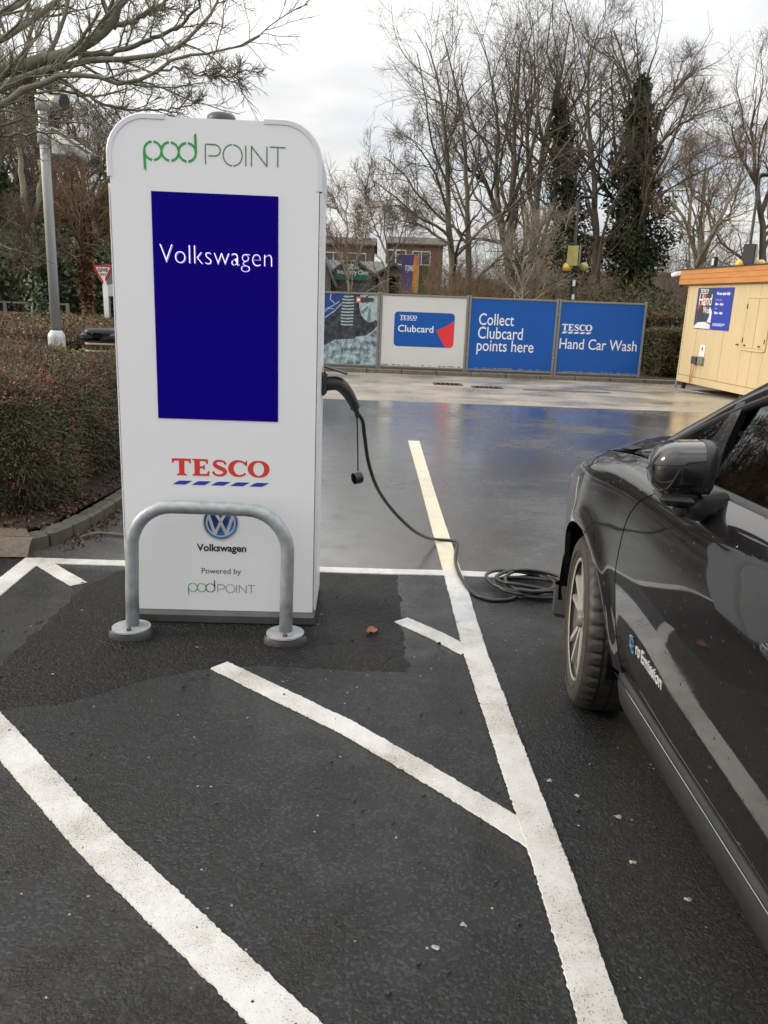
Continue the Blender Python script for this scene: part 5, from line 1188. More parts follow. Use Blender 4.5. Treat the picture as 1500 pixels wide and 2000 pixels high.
tr('bare_tree', 'tall slim bare tree just right of its near twin, behind the hoarding joint', [[(916, 640), (915, 520), (913, 400), (908, 300), (898, 200), (872, 105), (862, 60)], [(912, 380), (935, 300, 1), (930, 200, 1)]], [(.16, .025), (.06, .02)], 31, 12, n1=11, n2=7, n3=5, n4=3, up=.04, l1=(.3, .55))
tr('bare_tree', 'broad forked bare tree with the thickest dark trunk behind the left plain blue hoarding', [[(1000, 640), (998, 560), (985, 470), (965, 400), (945, 350), (925, 300)], [(990, 520), (1000, 400, 0), (1005, 280, 1), (1010, 170, 1), (1020, 70, 1)], [(985, 470), (968, 360, 2), (972, 240, 2), (955, 130, 2), (930, 60, 2)], [(950, 360), (900, 310, -1), (870, 230, -1)], [(1002, 390), (1040, 290, -1), (1052, 180, -1), (1048, 80, -1)]], [(.30, .06), (.17, .02), (.14, .02), (.07, .02), (.09, .02)], 33, 13, n1=11, n2=7, n3=5, n4=3, up=.08, l1=(.34, .66))
tr('bare_tree', 'bare tree with tall straight stems behind the broad forked tree', [[(1040, 640), (1042, 500), (1050, 390), (1062, 280), (1090, 170), (1110, 70), (1120, 10)], [(1050, 390), (1030, 280, 2), (1045, 160, 2), (1040, 40, 2)], [(1062, 280), (1130, 190, 1), (1160, 90, 1), (1180, 20, 1)]], [(.22, .02), (.12, .015), (.10, .015)], 36, 14, n1=12, n2=7, n3=5, n4=3, up=.1, l1=(.32, .62))
t_, W_ = tr('ivy_tree', 'tree with a narrower ivy covered trunk behind the amber globe lamp post', [[(1122, 640), (1118, 500), (1112, 400), (1102, 300), (1092, 210), (1088, 130)]], [(.26, .05)], 33.5, 15, n1=11, n2=8, n3=5, n4=3, l1=(.3, .6), t1=(.45, .98))
ivy_on(t_, np.random.default_rng(1), [at(1118, 600, 33.2), at(1116, 480, 33.2), at(1108, 380, 33.2), at(1100, 290, 33.2), at(1092, 200, 33.2)], [.9, 1.05, .95, .85, .65, .25], 10000, .13, m_ivy)
tr('bare_tree', 'bare tree with a dark straight trunk between the two ivy covered trees', [[(1166, 640), (1165, 520), (1162, 400), (1155, 300), (1148, 220), (1150, 120), (1165, 50)], [(1160, 380), (1200, 330, -1), (1225, 260, -1)], [(1155, 300), (1125, 220, 1), (1110, 140, 1)]], [(.20, .02), (.07, .02), (.07, .02)], 31.5, 16, n1=10, n2=7, n3=5, n4=3, up=.08, l1=(.3, .6))
t_, W_ = tr('ivy_tree', 'tree with the widest and tallest ivy covered trunk, left of the cabin', [[(1238, 640), (1238, 480), (1243, 350), (1248, 250), (1265, 150), (1285, 90)], [(1245, 330), (1300, 270, -1), (1350, 230, -2), (1385, 210, -2)], [(1247, 280), (1310, 190, 0), (1335, 110, 0)], [(1240, 420), (1310, 330, 1), (1370, 290, 1)], [(1247, 270), (1215, 170, 1), (1195, 100, 1)]], [(.32, .03), (.08, .02), (.08, .02), (.07, .02), (.08, .02)], 32, 17, n1=11, n2=8, n3=5, n4=3, l1=(.34, .66), up=.04, t1=(.3, .98))
ivy_on(t_, np.random.default_rng(2), [at(1240, 600, 31.8), at(1240, 480, 31.8), at(1242, 380, 31.8), at(1246, 280, 31.8), at(1256, 160, 31.8)], [1.15, 1.2, 1.3, 1.3, 1.15, .7, .2], 19000, .14, m_ivy)
tr('bare_tree', 'many stemmed pale bare tree spreading behind the left end of the cabin', [[(1362, 640), (1362, 540), (1345, 450), (1320, 400), (1300, 330)], [(1362, 540), (1370, 430, 1), (1378, 330, 1), (1385, 250, 1)], [(1360, 520), (1400, 440, -1), (1440, 360, -1), (1460, 290, -1)], [(1345, 450), (1350, 370, 0), (1340, 300, 0)], [(1375, 480), (1425, 420, 2), (1450, 330, 2)]], [(.16, .025), (.10, .02), (.11, .02), (.07, .02), (.08, .02)], 29, 18, m_barkl, m_twigw, n1=10, n2=7, n3=5, n4=3, up=.06, l1=(.34, .66))
tr('bare_tree', 'tall bare tree at the right edge behind the cabin roof', [[(1492, 620), (1490, 480), (1478, 360), (1470, 260), (1478, 170)], [(1485, 420), (1520, 320, 0), (1530, 200, 0)], [(1478, 360), (1440, 290, 0), (1425, 230, 0)]], [(.2, .03), (.1, .02), (.08, .02)], 31, 19, n1=11, n2=7, n3=5, n4=3, l1=(.34, .66), up=.07)
tr('young_tree', 'small pale young tree with thin twigs, right beside the kiosk above the tyre photo', [[(681, 600), (680, 520), (678, 440), (677, 380), (668, 345)], [(680, 545), (660, 480, 0), (650, 470, 0), (636, 458, 0)], [(680, 545), (705, 490, 0), (722, 430, 0), (735, 400, 0)], [(678, 440), (655, 400, 0), (640, 370, 0)], [(680, 490), (700, 450, 0), (712, 400, 0)]], [(.055, .015), (.03, .01), (.035, .01), (.02, .01), (.02, .01)], 23.2, 20, m_barkl, m_twigw, n1=8, n2=6, n3=4, n4=0, l1=(.3, .55), up=.05, twr=.005, group='small trees just behind the hoardings')
tr('young_tree', 'small whitish bare tree fanning out above the left plain blue hoarding', [[(1021, 610), (1021, 550), (1024, 480), (1030, 440)], [(1022, 565), (1050, 510, 0), (1075, 480, 0), (1108, 445, 0)], [(1021, 560), (1000, 510, 0), (970, 470, 0), (940, 455, 0)], [(1021, 580), (1050, 560, 0), (1085, 565, 0)], [(1022, 550), (1035, 490, 0), (1060, 430, 0)]], [(.05, .015), (.035, .01), (.035, .01), (.02, .01), (.025, .01)], 22.6, 21, m_barkl, m_barkl, n1=10, n2=6, n3=5, n4=0, l1=(.3, .6), up=.06, twr=.005, group='small trees just behind the hoardings')
tr('young_tree', 'thin twiggy sapling right of the pale young tree, behind the white card hoarding', [[(762, 610), (758, 520), (748, 430), (742, 350)], [(758, 520), (790, 440, 1), (800, 370, 1)], [(757, 500), (728, 430, 1), (712, 350, 1)]], [(.06, .015), (.04, .01), (.04, .01)], 27, 22, m_bark, m_twig, n1=10, n2=7, n3=5, n4=3, l1=(.34, .66), up=.08, group='small trees just behind the hoardings')

# scrub behind the hoardings: multi-stemmed thickets, each its own plant
def thicket(label, base, w, h, seed, twig, n0=26, group='bushes behind the hoardings', nm='thicket', leafn=0, lm=None, ls=.09, dense=1.0):
    rg = np.random.default_rng(seed); t = thing(nm, label, 'bush', tuple(base), group=group); base = np.array(base)
    st = np.stack([base[0] + rg.normal(0, w * .28, n0), base[1] + rg.normal(0, w * .28, n0), np.full(n0, base[2])], 1); d = nrm(np.stack([rg.normal(0, .32, n0), rg.normal(0, .32, n0), np.ones(n0)], 1)); P = [st]
    for k in range(7): d = nrm(d + rg.normal(0, .12, (n0, 3))); P.append(P[-1] + d * (h / 7 * (.6 + .6 * rg.random((n0, 1)))))
    P = np.stack(P, 1); Rd = .018 * np.linspace(1, .4, 8)[None] * (.6 + .8 * rg.random((n0, 1))); w_ = Wood(); w_.add(P, Rd, 4)
    P1, R1_ = sprout(rg, P, Rd, 9, .15, 1, (22, 60), (.25, .5), 5, .05, .2, .6, .006); w_.add(P1, R1_, 3)
    P2, R2_ = sprout(rg, P1, R1_, 6, .1, 1, (25, 65), (.4, .8), 4, .03, .25, .7, .0048, lmin=.2); w_.add(P2, R2_, 3)
    w_.build('stems', twig, t)
    if leafn:
        c = P2.reshape(-1, 3)[rg.integers(0, P2.shape[0] * P2.shape[1], leafn)] + rg.normal(0, .06, (leafn, 3)); V, Q = leaves(rg, c, ls); fastmesh('foliage', V, Q, lm, t, 'stuff')
    return t
bx = [('tangled brown bush behind the white card hoarding, left of the slim twins', 835, 26.5, 3.0, 3.0, 0, None), ('dark leafy bush between the banner and the slim twin trees', 852, 24.5, 2.0, 2.1, 1500, m_glf), ('brown twiggy bush behind the left plain blue hoarding', 955, 27.5, 3.2, 3.2, 0, None), ('dense scrub at the foot of the broad forked tree', 1060, 27, 3.2, 3.2, 900, m_ivy), ('dark scrub under the narrower ivy trunk', 1130, 28, 2.8, 3.0, 2500, m_ivy), ('scrub between the two ivy trunks behind the Hand Car Wash board', 1195, 27, 2.8, 3.2, 900, m_ivy), ('evergreen bush right of the last blue hoarding', 1285, 25.5, 2.4, 2.2, 6500, m_ivy), ('thorny brown bush behind the cabin end', 1330, 27.5, 3.0, 3.2, 500, m_ivyb), ('brown scrub behind the middle of the cabin roof', 1430, 29, 3.6, 3.6, 0, None), ('scrub at the right edge behind the cabin', 1505, 29, 3.4, 3.4, 0, None), ('far brown scrub above the banner', 880, 38, 4.5, 4.6, 0, None), ('far brown scrub behind the broad forked tree', 1010, 40, 5, 5.2, 0, None), ('far brown scrub behind the ivy trees', 1150, 40, 5, 5.4, 0, None), ('far scrub on the slope above the cabin', 1350, 40, 5.2, 5.4, 0, None), ('far brown scrub under the brick houses', 745, 40, 4.6, 3.4, 0, None)]
bx += [('far brown scrub above the left plain blue hoarding', 945, 48, 7, 6.5, 0, None), ('far brown scrub between forked tree and ivy trunk', 1080, 47, 7, 6.5, 0, None), ('far brown scrub right of the widest ivy trunk', 1290, 48, 7, 7, 0, None), ('far brown scrub above the cabin roof', 1440, 48, 7, 7, 0, None), ('far brown scrub left of the slim twin trees', 830, 50, 7, 5.5, 0, None), ('brown scrub close behind the slim twin trees', 905, 33, 4, 3.6, 0, None), ('brown scrub close behind the middle hoardings', 1040, 33, 4, 4.0, 0, None)]
for i, (lab, px, Y, w, h, ln, lm) in enumerate(bx):
    p = at(px, 640, Y); thicket(lab, (p[0], Y, .08), w, h, 40 + i, m_twigw if i % 3 != 1 else m_twig, n0=30 if Y < 35 else 44, leafn=ln, lm=lm)

# clipped hedge by the cabin
def clipped_hedge(name, label, x0, x1, y0, y1, z0, z1, seed, topm, sidem, nt, nl, rnd=.18, group=None, twl=.10, ls=.03, wob=.05, berries=0, twr=.0022, slope=0.0, slx=0.0):
    """box hedge: dark inside, a skin of twigs, small leaves"""
    rg = np.random.default_rng(seed); c = np.array([(x0 + x1) / 2, (y0 + y1) / 2, z0]); t = thing(name, label, 'hedge', tuple(c), group=group)
    def surf(n):
        hx, hy, hz = (x1 - x0) / 2, (y1 - y0) / 2, z1 - z0; A_ = np.array([4 * hx * hy, 2 * hx * hz, 2 * hy * hz, 2 * hy * hz]); f = rg.choice(4, n, p=A_ / A_.sum()); u, v = rg.random(n) * 2 - 1, rg.random(n) * 2 - 1; w = rg.random(n)
        P = np.zeros((n, 3)); 
        P[f == 0] = np.stack([u, v, np.ones(n)], 1)[f == 0]; P[f == 1] = np.stack([u, -np.ones(n), w], 1)[f == 1]; P[f == 2] = np.stack([np.ones(n), u, w], 1)[f == 2]; P[f == 3] = np.stack([-np.ones(n), u, w], 1)[f == 3]
        X = P * np.array([hx, hy, hz]); core = np.stack([np.clip(X[:, 0], -hx + rnd, hx - rnd), np.clip(X[:, 1], -hy + rnd, hy - rnd), np.minimum(X[:, 2], hz - rnd)], 1); d = X - core; N_ = nrm(d); X = core + N_ * rnd
        low = np.clip(1 - X[:, 2] / (hz * .35), 0, 1)[:, None]; X[:, :2] -= N_[:, :2] * low * .12
        b_ = wob * (np.sin(X[:, 0] * 3.1 + seed) * np.cos(X[:, 1] * 2.7) + .6 * np.sin(X[:, 0] * 7 + X[:, 1] * 5 + X[:, 2] * 6)); X = X + N_ * b_[:, None]; X[:, 2] += (slope * (X[:, 1] + hy) + slx * (hx - X[:, 0])) * (X[:, 2] / hz)
        return X + c, N_
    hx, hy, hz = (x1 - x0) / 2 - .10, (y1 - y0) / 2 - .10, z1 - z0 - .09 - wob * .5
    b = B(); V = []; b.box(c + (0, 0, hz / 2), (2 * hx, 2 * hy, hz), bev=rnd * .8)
    P_ = np.concatenate(b.v); P_[:, 2] += (slope * (P_[:, 1] - (c[1] - hy)) + slx * (c[0] + hx - P_[:, 0])) * ((P_[:, 2] - z0) / hz); b.v = [P_]; b.build('shade_core', m_hdark, t)  # near-black block, the shade deep in the hedge put in as colour
    X, N_ = surf(nt); d = nrm(N_ * .45 + rg.normal(0, .85, (nt, 3)) + np.array([0, 0, .12])); ln = twl * (.5 + 1.0 * rg.random((nt, 1))); s0 = X - N_ * (.05 + .05 * rg.random((nt, 1))) - d * ln * .4
    d2 = nrm(d + rg.normal(0, .35, (nt, 3))); P = np.stack([s0, s0 + d * ln * .55, s0 + d * ln * .55 + d2 * ln * .5], 1); Rd = twr * np.array([1, .8, .45])[None] * (.5 + 1.1 * rg.random((nt, 1))); w_ = Wood(); w_.add(P, Rd, 3); w_.build('twigs', sidem, t, 'stuff')
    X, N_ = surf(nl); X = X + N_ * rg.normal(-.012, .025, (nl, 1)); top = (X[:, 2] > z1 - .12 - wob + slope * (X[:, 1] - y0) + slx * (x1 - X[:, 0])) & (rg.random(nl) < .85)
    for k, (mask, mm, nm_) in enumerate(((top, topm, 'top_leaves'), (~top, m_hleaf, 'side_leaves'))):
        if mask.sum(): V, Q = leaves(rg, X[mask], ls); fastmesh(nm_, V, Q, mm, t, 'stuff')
    if berries:
        X, N_ = surf(berries // 5); X = np.repeat(X, 5, 0) + rg.normal(0, .022, (len(X) * 5, 3)) + np.repeat(N_, 5, 0) * .03; r_ = .0056; o = np.array([(1, 0, 0), (0, 1, 0), (-1, 0, 0), (0, -1, 0), (0, 0, 1), (0, 0, -1)]) * r_
        V = (X[:, None] + o[None]).reshape(-1, 3); q = np.array([(0, 1, 4), (1, 2, 4), (2, 3, 4), (3, 0, 4), (1, 0, 5), (2, 1, 5), (3, 2, 5), (0, 3, 5)]); Q = (np.arange(len(X))[:, None, None] * 6 + q[None]).reshape(-1, 3); fastmesh('berries', V, Q, m_berry, t, 'stuff')
    return t
p = at(1262, 645, 23.3); q = at(1400, 640, 23.3)
clipped_hedge('clipped_hedge', 'clipped hedge with a green top between the last hoarding and the cabin', p[0], q[0] + 2, 22.0, 23.4, .1, 1.42, 3, m_glf, m_twigw, 7000, 9000, twl=.22, ls=.06, rnd=.12, wob=.03, twr=.006)
p = at(1262, 618, 25); clipped_hedge('clipped_hedge', 'taller brown clipped hedge behind the green topped one', p[0], p[0] + 5.5, 24.3, 25.6, .1, 1.92, 4, m_hbrown, m_twigw, 6000, 6000, twl=.2, ls=.06, rnd=.25, wob=.06, twr=.006)

# ------------------------------------------------------------------ left side: berry hedge, back hedge, trees
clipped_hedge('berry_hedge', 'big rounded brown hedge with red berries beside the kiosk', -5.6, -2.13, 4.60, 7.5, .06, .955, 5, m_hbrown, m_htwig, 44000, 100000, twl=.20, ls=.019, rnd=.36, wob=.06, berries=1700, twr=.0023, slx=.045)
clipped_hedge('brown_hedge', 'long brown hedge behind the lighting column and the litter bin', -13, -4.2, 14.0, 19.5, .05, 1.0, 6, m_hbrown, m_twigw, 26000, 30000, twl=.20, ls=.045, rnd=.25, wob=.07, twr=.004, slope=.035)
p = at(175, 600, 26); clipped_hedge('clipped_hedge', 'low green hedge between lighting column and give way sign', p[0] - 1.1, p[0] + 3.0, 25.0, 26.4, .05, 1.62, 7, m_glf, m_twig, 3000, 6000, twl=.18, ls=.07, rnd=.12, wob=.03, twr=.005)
# loose green shoots poking up at the hedge
for i, (px, py, Y) in enumerate(((128, 690, 8.3), (152, 694, 8.2), (207, 702, 8.0))):
    p = at(px, py, Y); rg = np.random.default_rng(70 + i); t = thing('bramble_shoot', ['yellow green leafy shoot at the foot of the lighting column', 'yellow green leafy shoot between the lighting column and the bin', 'yellow green leafy shoot in front of the litter bin'][i], 'plant', (p[0], Y, .9), group='leafy shoots above the berry hedge')
    b = B(); b.tube([(p[0], Y, .88), (p[0] + .01, Y, p[2] + .03)], .004, 5); b.build('stem', m_twigw, t)
    V, Q = leaves(rg, np.array([p[0], Y, p[2]]) + rg.normal(0, .045, (46, 3)), .05); fastmesh('leaf', V, Q, leafmat('shoot leaves', (.20, .24, .04), (.12, .17, .03)), t, 'stuff')
LG = 'trees on the left beyond the hedge'
tr('pale_tree', 'pale trunked tree left of the lighting column with ivy at its foot', [[(72, 640), (70, 560), (66, 480), (60, 430)], [(60, 432), (50, 405, 0), (42, 330, 0), (30, 240, 0), (28, 130, 0)], [(61, 428), (72, 405, 0), (76, 380, 0), (82, 300, 0), (90, 200, 0)]], [(.155, .11), (.085, .02), (.07, .02)], 18.6, 23, m_barkl, m_twig, n1=10, n2=8, n3=6, n4=4, l1=(.3, .6), up=.05, t1=(.55, .98), group=LG)
ivy_on(bpy.data.objects['pale_tree'], np.random.default_rng(8), [at(76, 606, 18.4), at(70, 570, 18.4), at(66, 530, 18.4)], [.36, .24, .13], 420, .12, leafmat('pale ivy', (.05, .09, .04), (.16, .20, .12)))
t_, W_ = tr('ivy_tree', 'tree trunk wrapped in rust brown dead ivy beside the give way sign', [[(172, 640), (170, 560), (166, 480), (163, 420), (160, 340), (150, 250)], [(168, 520), (186, 480, 0), (203, 430, 0), (212, 380, 0)], [(165, 450), (142, 430, 0), (128, 400, 0)]], [(.17, .05), (.05, .015), (.04, .015)], 19.2, 24, m_barkr, m_twigw, n1=13, n2=8, n3=6, n4=3, l1=(.22, .45), up=.02, t1=(.4, .98), group=LG)
ivy_on(t_, np.random.default_rng(9), [at(172, 600, 19.1), at(168, 520, 19.1), at(164, 440, 19.1)], [.15, .22, .24, .22, .12], 1300, .10, m_ivyb)
lt = [('dark ivy clad tree at the left edge', 6, 29, 190, 11000, .30), ('dark ivy clad tree behind the pale trunk', 52, 31, 230, 9000, .22), ('ivy clad tree right of the lighting column', 140, 32, 235, 8000, .22), ('ivy clad tree behind the kiosk and give way sign', 225, 31, 250, 7000, .2), ('slender ivy clad tree behind the lighting column', 100, 34, 200, 7000, .2)]
for i, (lab, px, Y, ty, nl_, rr) in enumerate(lt):
    t_, W_ = tr('ivy_tree', lab, [[(px + 4, 640), (px + 2, 520), (px, 400), (px - 4, 300), (px - 8, ty)], [(px, 430), (px + 26, 340, 0), (px + 34, 240, 0)], [(px, 400), (px - 28, 320, 1), (px - 40, 220, 1)]], [(rr, .03), (.09, .02), (.09, .02)], Y, 80 + i, n1=11, n2=7, n3=5, n4=3, l1=(.34, .66), up=.08, group=LG)
    ivy_on(t_, np.random.default_rng(90 + i), [at(px + 4, 615, Y - .2), at(px + 2, 520, Y - .2), at(px, 430, Y - .2), at(px - 3, 345, Y - .2)], [1.5, 1.6, 1.2, .7, .2], int(nl_ * .7), .17, m_ivy)
for i, (px, Y, lab) in enumerate(((20, 24.5, 'dark evergreen bush at the left edge beyond the guard rail'), (95, 26, 'dark evergreen bush behind the lighting column'), (160, 27.5, 'dark bush behind the rust brown trunk'), (235, 27, 'bush behind the kiosk left flank'), (-40, 26, 'bush just outside the left edge'), (60, 36, 'far thicket under the left trees'), (190, 37, 'far thicket behind the give way sign'))):
    p = at(px, 640, Y); thicket(lab, (p[0], Y, .05), 3.2, 3.6 if Y < 30 else 6.0, 120 + i, m_twig, n0=30, group='bushes on the left beyond the rail', leafn=5200 if Y < 30 else 3000, lm=m_ivy, ls=.15)

# foreground tree whose branches reach in over the hedge
T0 = thing('overhanging_tree', 'large bare tree whose lichen grey branches reach in at the top left', 'tree', (-4.9, 6.6, .05))
wd, tw = Wood(), Wood(); rg = np.random.default_rng(31)
def fan(pts, Y0, Y1): return [at(x, y, Y0 + (Y1 - Y0) * i / (len(pts) - 1)) for i, (x, y) in enumerate(pts)]
fork = np.array([-4.3, 6.5, 2.35])
def lead(pts, Y0, Y1): return [fork, (fork * .4 + at(*pts[0], Y0) * .6) + np.array([0, 0, -.08])] + fan(pts, Y0, Y1)
LIM = [(lead([(-60, 165), (0, 141), (55, 124), (141, 100), (205, 55), (250, -15), (290, -80)], 6.2, 6.6), .090, .035),
       (lead([(-60, 195), (0, 171), (64, 147), (107, 135), (170, 118), (240, 112), (320, 104), (367, 75), (410, 28), (430, -30)], 6.0, 6.4), .062, .010),
       (lead([(-60, 110), (0, 77), (47, 51), (107, 6), (150, -60)], 6.5, 7.0), .055, .022),
       (lead([(-60, 235), (0, 207), (47, 179), (107, 150), (179, 149), (239, 163), (299, 141), (341, 116), (427, 101), (470, 88), (508, 70)], 5.7, 6.0), .050, .006),
       ([at(109, 146, 6.2), at(135, 165, 6.2), at(179, 196, 6.3), at(239, 212, 6.4), at(299, 216, 6.5), at(358, 208, 6.5), at(392, 196, 6.5)], .018, .005),
       ([at(299, 141, 5.9), at(350, 132, 5.9), at(397, 147, 5.9), at(444, 150, 5.9), at(482, 136, 5.9)], .010, .004),
       ([at(141, 100, 6.45), at(190, 108, 6.4), at(260, 90, 6.4), at(330, 60, 6.4), at(390, 10, 6.4), at(420, -40, 6.4)], .030, .008),
       (lead([(-60, 240), (0, 215), (85, 232), (162, 243), (205, 238)], 7.4, 7.8), .026, .006),
       (lead([(-60, 270), (0, 268), (85, 258), (150, 268), (210, 283)], 7.0, 7.3), .024, .006),
       ([at(205, 55, 6.5), at(260, 40, 6.5), at(320, 5, 6.5), at(360, -50, 6.5)], .028, .012),
       (lead([(-60, 60), (0, 30), (70, -20), (120, -90)], 6.8, 7.4), .05, .02)]
P0 = np.array([path(p, 30) for p, _, _ in LIM]); R0_ = np.array([np.linspace(a, c, 30) * .78 for _, a, c in LIM]); P0[:, 1:-1] += rg.normal(0, .008, P0[:, 1:-1].shape)
wd.add(P0, R0_, 9)
trunk = path([(-4.9, 6.6, .03), (-4.85, 6.6, .8), (-4.65, 6.55, 1.6), tuple(fork)], 30)[None]; wd.add(trunk, np.linspace(.19, .13, 30)[None], 12)
P1, R1_ = sprout(rg, P0, R0_, 13, .18, 1, (24, 52), (.16, .38), 9, .035, .12, .48, .0048); wd.add(P1, R1_, 6)
P2, R2_ = sprout(rg, P1, R1_, 8, .12, 1, (25, 55), (.34, .68), 7, .02, .13, .55, .0028); tw.add(P2, R2_, 4)
P3, R3_ = sprout(rg, P2, R2_, 4, .1, 1, (25, 60), (.35, .65), 5, .02, .16, .62, .0022, lmin=.07); tw.add(P3, R3_, 3)
P4, R4_ = sprout(rg, P0[:4], R0_[:4], 10, .35, 1, (35, 70), (.10, .22), 7, .0, .15, .2, .003); tw.add(P4, R4_, 4)
wd.build('trunk', m_barkg, T0); tw.build('crown', m_barkg, T0)
# more of the same tree out of frame to the left, mirrored in the car window
EXT = [([fork, fork + (-.5, .3, 1.2), fork + (-1.2, .8, 2.8), fork + (-1.6, 1.0, 4.6)], .10, .02), ([fork, fork + (.2, -.6, 1.3), fork + (.2, -1.5, 2.6), fork + (.5, -2.4, 3.8)], .09, .02), ([fork, fork + (-1.0, -.6, .8), fork + (-2.2, -1.2, 1.6)], .08, .02), ([fork, fork + (-.1, .2, 1.6), fork + (.3, .5, 3.2), fork + (.4, .6, 5.0)], .10, .02)]
P0 = np.array([path(p, 20) for p, _, _ in EXT]); R0_ = np.array([np.linspace(a, c, 20) for _, a, c in EXT]); w2 = Wood(); w2.add(P0, R0_, 8); P1, R1_ = sprout(rg, P0, R0_, 12, .2, 1, (25, 55), (.25, .5), 8, .05, .13, .5, .006); w2.add(P1, R1_, 5); P2, R2_ = sprout(rg, P1, R1_, 7, .12, 1, (25, 55), (.35, .6), 5, .03, .15, .58, .004); w2.add(P2, R2_, 3)
w2.build('upper_branches', m_barkg, T0)

# ================================================================== GUARD RAIL, SIGN
GR = thing('guard_rail', 'low grey pedestrian guard rail beyond the brown hedge', 'railing', (-10, 22.5, 0))
za, zb = at(40, 591, 22.5)[2], at(40, 611, 22.5)[2]; xa, xb = at(-60, 590, 22.5)[0], at(132, 600, 22.5)[0]
for z in (za, zb):
    b = B(); b.box(((xa + xb) / 2, 22.5, z), (xb - xa, .04, .045)); b.build('rail', m_frame, GR)
for px in (-40, 10, 98, 132):
    x = at(px, 600, 22.5)[0]; b = B(); b.box((x, 22.5, za / 2), (.09, .05, za + .06)); b.build('post', m_frame, GR)
gy = 18.4; a_, c_, d_ = at(180, 517, gy), at(221, 517, gy), at(201.5, 560, gy)
GW = thing('give_way_sign', 'red bordered triangular Give Way sign on a white post by the kiosk', 'road sign', (a_[0] * .5 + c_[0] * .5, gy, 0))
cx = (a_[0] + c_[0]) / 2; wz = c_[0] - a_[0]; zt = a_[2]; zb = zt - wz * .93
m_signw = mat('sign white', (.80, .80, .80), .4); m_signb = mat('sign back grey', (.16, .17, .17), .5); m_signr = mat('sign red', (.62, .02, .03), .4)
def tri3(k, cz=None):
    g = (zt * 2 + zb) / 3; return np.array([(cx - wz / 2 * k, g + (zt - g) * k), (cx, g + (zb - g) * k), (cx + wz / 2 * k, g + (zt - g) * k)])
def round3(P, r):
    o = []
    for i in range(3):
        p, a, c = P[i], P[i - 1], P[(i + 1) % 3]; u = (a - p) / np.linalg.norm(a - p); v = (c - p) / np.linalg.norm(c - p)
        for t_ in np.linspace(0, 1, 5): o.append(p + u * r * (1 - t_) ** 2 + v * r * t_ ** 2)
    return np.array(o)
GO = dict(o=(0, gy, 0), ux=(1, 0, 0), uy=(0, 0, 1))
b = B(); b.flat(round3(tri3(1.0), .07), off=0, depth=.01, **GO); b.build('sign_plate', m_signr, GW)
b = B(); b.flat(round3(tri3(.70), .03), off=.003, **GO); fc = b.build('sign_face', m_signw, GW)
b = B(); text(b, 'GIVE', cx - wz * .245, zt - wz * .31, w=wz * .49, h=wz * .17, off=.006, bold=.035, **GO); text(b, 'WAY', cx - wz * .155, zt - wz * .49, w=wz * .31, h=wz * .125, off=.006, bold=.03, **GO); b.build('lettering', m_ink, fc)
b = B(); b.flat(ell(cx + .09, zt - wz * .42, wz * .47, wz * .47, 28), off=-.02, depth=.01, **GO); b.build('backing_disc', m_signb, GW)
b = B(); b.tube([(cx + .02, gy + .05, 0), (cx + .02, gy + .05, zt - .1)], .055, 12); b.build('post', mat('white post', (.66, .67, .66), .5), GW)
q = at(222, 563, 22.0)
NB = thing('notice_board', 'plain white notice board partly hidden behind the kiosk', 'sign', (q[0], 22.0, 0)); b = B(); b.box((q[0] + .25, 22.0, q[2]), (1.1, .03, .42)); b.build('board', m_bwhite, NB)
b = B()
for dx in (-.15, .7): b.box((q[0] + dx, 22.03, q[2] / 2), (.06, .03, q[2] + .3))
b.build('posts', m_frame, NB)

